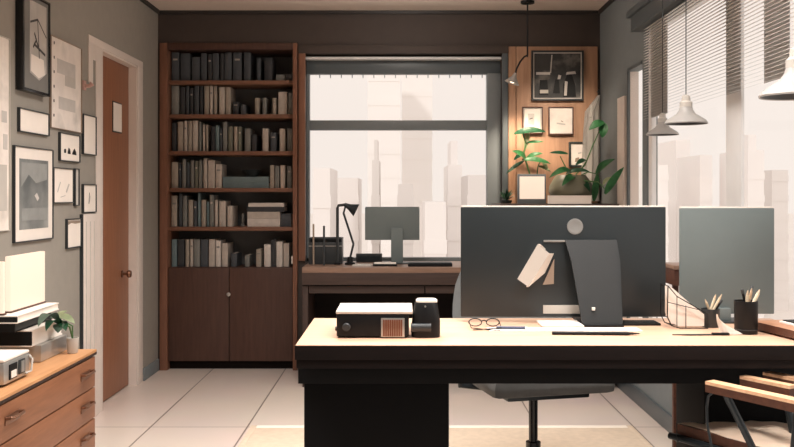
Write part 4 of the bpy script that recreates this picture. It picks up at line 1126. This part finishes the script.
# glowing box lamps on the stack
def boxlamp(lab, y0, y1, x, z0, z1):
    t = thing('box_lamp', lab, 'lamp', (x, (y0 + y1) / 2, z0), 'glowing box lamps')
    MB().box((x - .035, y0 - .003, z0), (x + .004, y1 + .003, z0 + .006), 'walnut', .001).build('base', t)
    MB().box((x - .022, y0, z0 + .006), (x, y1, z1), 'lamp_glow', .003).build('lamp_shade', t)
boxlamp('glowing cream box lamp standing on the stacked books', 3.365, 3.69, -1.455, .7586, .97)
boxlamp('narrower glowing cream box lamp cut off at the left photo edge', 3.298, 3.318, -1.455, .7586, .955)
# projector-like device
t = thing('projector', 'silver and black projector at the front of the dresser', 'projector', (-1.45, 3.09, EZ))
px_, py0_, py1_ = -1.313, 2.985, 3.20
MB().box((xl + .03, py0_, EZ + .006), (px_, py1_, .642), 'silver', .012).build('body', t)
MB().box((xl + .035, py0_ + .004, .642), (px_ - .003, py1_ - .004, .652), 'white', .004).build('lid', t)
MB().box((xl + .05, py0_ - .006, EZ + .01), (px_ - .02, py0_, .636), 'black', .004).build('front_panel', t)
w = MB().box((px_, py0_ + .035, .578), (px_ + .004, py0_ + .095, .63), 'black', .002)
w.box((px_ + .004, py0_ + .045, .583), (px_ + .005, py0_ + .087, .607), 'white'); w.build('side_screen', t)
w = MB().box((px_, py0_ + .11, .582), (px_ + .004, py0_ + .16, .632), 'charcoal', .002)
w.box((px_ + .004, py0_ + .125, .587), (px_ + .0055, py0_ + .15, .626), 'silver'); w.build('side_vent', t)
MB().tube([(px_ - .0, py0_ + .17, .575), (px_ + .012, py0_ + .19, .58), (px_ + .012, py0_ + .20, .62), (px_, py0_ + .2, .635)], .004, 'paper_grey', 8).build('strap', t)
for y in (py0_ + .02, py1_ - .02): MB().box((xl + .04, y - .012, EZ), (px_ - .02, y + .012, EZ + .006), 'black').build('foot', t)
# small plant by the stack
c = Vector((-1.326, 3.645, EZ))
t = thing('potted_plant', 'small grey-green plant in a pale pot beside the dresser stack', 'plant', c)
MB().lathe([(0, 0), (.018, 0), (.021, .006), (.024, .062), (.021, .062), (.019, .055), (0, .055)], c, 'paper_grey').build('pot', t)
MB().lathe([(0, .055), (.019, .055), (0, .058)], c, 'soil').build('soil', t)
def PD(px, py, Y): return at(px, py, Y)
w = MB(); b = c + Vector((0, 0, .06))
w.tube([b, b + Vector((-.005, -.02, .05)), PD(58, 322, 3.6)], .004, 'stem', 8); w.tube([b, b + Vector((.0, -.0, .05)), PD(56, 318, 3.62)], .003, 'stem', 8)
w.build('stem', t)
w = MB()
for (p, q_, wd, m) in (((54, 317, 3.62), (75, 324, 3.6), .05, 'leaf_pale'), ((57, 318, 3.62), (68, 311, 3.66), .03, 'leaf_pale'), ((58, 321, 3.59), (38, 327, 3.30), .045, 'leaf_grey'),
        ((58, 324, 3.59), (46, 331, 3.38), .04, 'leaf_dark'), ((60, 323, 3.6), (50, 318, 3.55), .04, 'leaf_dark'), ((60, 324, 3.6), (58, 333, 3.55), .045, 'leaf_grey'), ((61, 322, 3.62), (66, 331, 3.56), .035, 'leaf_dark')):
    w.leaf(PD(*p), PD(*q_), wd, m, .12)
w.build('foliage', t)

# ================================================================== THE CITY OUTSIDE
GZ = -40.0
o = MB().box((-900, 40, GZ - 1), (1500, 2000, GZ), 'city_ground').build('street_ground'); struct(o)
def block(px0, px1, pyt, Y, m, lab, dep=18, setback=None):
    """px range is where it appears through the back window"""
    x0, x1, zt = X_at(px0, Y), X_at(px1, Y), Z_at(pyt, Y)
    b = MB().box((x0, Y, GZ), (x1, Y + dep, zt), m)
    if setback: b.box((x0 + (x1 - x0) * .25, Y + 3, zt), (x1 - (x1 - x0) * .25, Y + dep - 3, zt + setback), m)
    nfl = int((zt - GZ) / 7)
    for k in range(nfl):
        z = GZ + 4 + k * 7
        b.box((x0 - .15, Y - .25, z), (x1 + .15, Y, z + 2.2), m)
    tag(b.build('building'), lab, 'building', 'hazy city buildings outside the windows')
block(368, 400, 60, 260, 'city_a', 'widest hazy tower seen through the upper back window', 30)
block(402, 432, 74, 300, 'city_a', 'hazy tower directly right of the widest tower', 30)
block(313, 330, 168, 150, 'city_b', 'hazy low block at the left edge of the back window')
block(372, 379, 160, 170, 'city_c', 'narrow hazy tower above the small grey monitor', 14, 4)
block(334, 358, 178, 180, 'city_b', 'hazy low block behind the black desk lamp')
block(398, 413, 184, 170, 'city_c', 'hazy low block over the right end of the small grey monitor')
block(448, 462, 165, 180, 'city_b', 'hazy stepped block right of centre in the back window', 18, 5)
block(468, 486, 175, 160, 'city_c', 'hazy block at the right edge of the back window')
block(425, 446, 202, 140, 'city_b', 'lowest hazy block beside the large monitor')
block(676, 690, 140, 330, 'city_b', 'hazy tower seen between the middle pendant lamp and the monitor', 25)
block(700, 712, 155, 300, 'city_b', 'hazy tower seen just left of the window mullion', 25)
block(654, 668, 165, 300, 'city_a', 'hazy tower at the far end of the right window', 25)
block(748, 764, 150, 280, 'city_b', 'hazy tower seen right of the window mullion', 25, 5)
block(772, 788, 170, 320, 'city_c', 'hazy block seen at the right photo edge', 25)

# ================================================================== LIGHT
world = bpy.data.worlds.new('World'); scn.world = world; world.use_nodes = True
bg = world.node_tree.nodes['Background']
bg.inputs['Color'].default_value = lin((255, 243, 234)); bg.inputs['Strength'].default_value = 0.98
sun = bpy.data.lights.new('sun', 'SUN'); sun.energy = .7; sun.angle = R(6); sun.color = (1, .95, .9)
so = bpy.data.objects.new('sun', sun); COL.objects.link(so)
so.rotation_euler = Vector((.35, .8, -.42)).to_track_quat('-Z', 'Y').to_euler()
def area(name, loc, rot, sx, sy, power, col, spread=180):
    l = bpy.data.lights.new(name, 'AREA'); l.shape = 'RECTANGLE'; l.size = sx; l.size_y = sy; l.energy = power; l.color = col; l.spread = R(spread)
    o = bpy.data.objects.new(name, l); COL.objects.link(o); o.location = loc; o.rotation_euler = rot
    return o
# daylight portals at the two windows (they only guide sampling of the sky)
p = area('daylight_right', (XR + .16, (WY0 + WY1) / 2, (WZ0 + WZ1) / 2), (0, R(90), 0), WZ1 - WZ0, WY1 - WY0, 1, (1, 1, 1)); p.data.cycles.is_portal = True
p = area('daylight_back', ((BX0 + BX1) / 2, YB + .19, (BZ0 + BZ1) / 2), (R(-90), 0, 0), BX1 - BX0, BZ1 - BZ0, 1, (1, 1, 1)); p.data.cycles.is_portal = True
# unseen ceiling lights, added to brighten the desk and the passage
warm = (1.0, .955, .91)
area('unseen_ceiling_light', (.45, 3.0, ZC - .03), (0, 0, 0), 1.0, .5, 24, warm, 130)
area('unseen_ceiling_light', (-.35, 4.0, ZC - .03), (0, 0, 0), .5, .5, 32, warm, 130)
area('unseen_ceiling_light', (-.9, 2.4, ZC - .03), (0, 0, 0), .4, .4, 22, warm, 140)
l = bpy.data.lights.new('panelling_spot', 'SPOT'); l.energy = 34; l.color = (1, .8, .6); l.spot_size = R(100); l.spot_blend = .9; l.shadow_soft_size = .04
o = bpy.data.objects.new('panelling_spot', l); COL.objects.link(o); o.location = at(513, 90, 5.84)
o.rotation_euler = (R(18), R(-8), 0)

area('unseen_ceiling_light', (.85, 1.9, ZC - .03), (0, 0, 0), .4, .4, 28, warm, 120)  # unseen light, added to brighten the armchair and riser
l = bpy.data.lights.new('unseen_uplight', 'POINT'); l.energy = 9; l.color = (1, .92, .84); l.shadow_soft_size = .05  # unseen point light, added to brighten the ceiling
o = bpy.data.objects.new('unseen_uplight', l); COL.objects.link(o); o.location = (.05, 5.3, 2.38)
l = bpy.data.lights.new('panelling_spot', 'SPOT'); l.energy = 85; l.color = (1, .84, .68); l.spot_size = R(44); l.spot_blend = 1.0; l.shadow_soft_size = .04  # unseen spot, added to brighten the panelling and coat
o = bpy.data.objects.new('panelling_spot', l); COL.objects.link(o); o.location = (1.0, 5.0, 2.42)
o.rotation_euler = (Vector((1.1, YB, 1.45)) - Vector((1.0, 5.0, 2.42))).to_track_quat('-Z', 'Y').to_euler()

# ================================================================== CAMERA AND VIEW
cam = bpy.data.cameras.new('camera'); co = bpy.data.objects.new('camera', cam); COL.objects.link(co)
co.location = (0, 0, EYE); co.rotation_euler = (R(90), 0, 0)
cam.sensor_fit = 'HORIZONTAL'; cam.sensor_width = 36; cam.lens = FPX / 794 * 36
cam.shift_x = -(VX - 397) / 794; cam.shift_y = -(223.5 - VY) / 794
cam.clip_start = .05; cam.clip_end = 5000
scn.camera = co
scn.view_settings.view_transform = 'Standard'; scn.view_settings.look = 'None'
scn.view_settings.exposure = 0.0; scn.view_settings.gamma = 1.0; scn.view_settings.use_curve_mapping = False
scn.cycles.use_denoising = True
scn.cycles.max_bounces = 10; scn.cycles.diffuse_bounces = 6
scn.cycles.transparent_max_bounces = 16
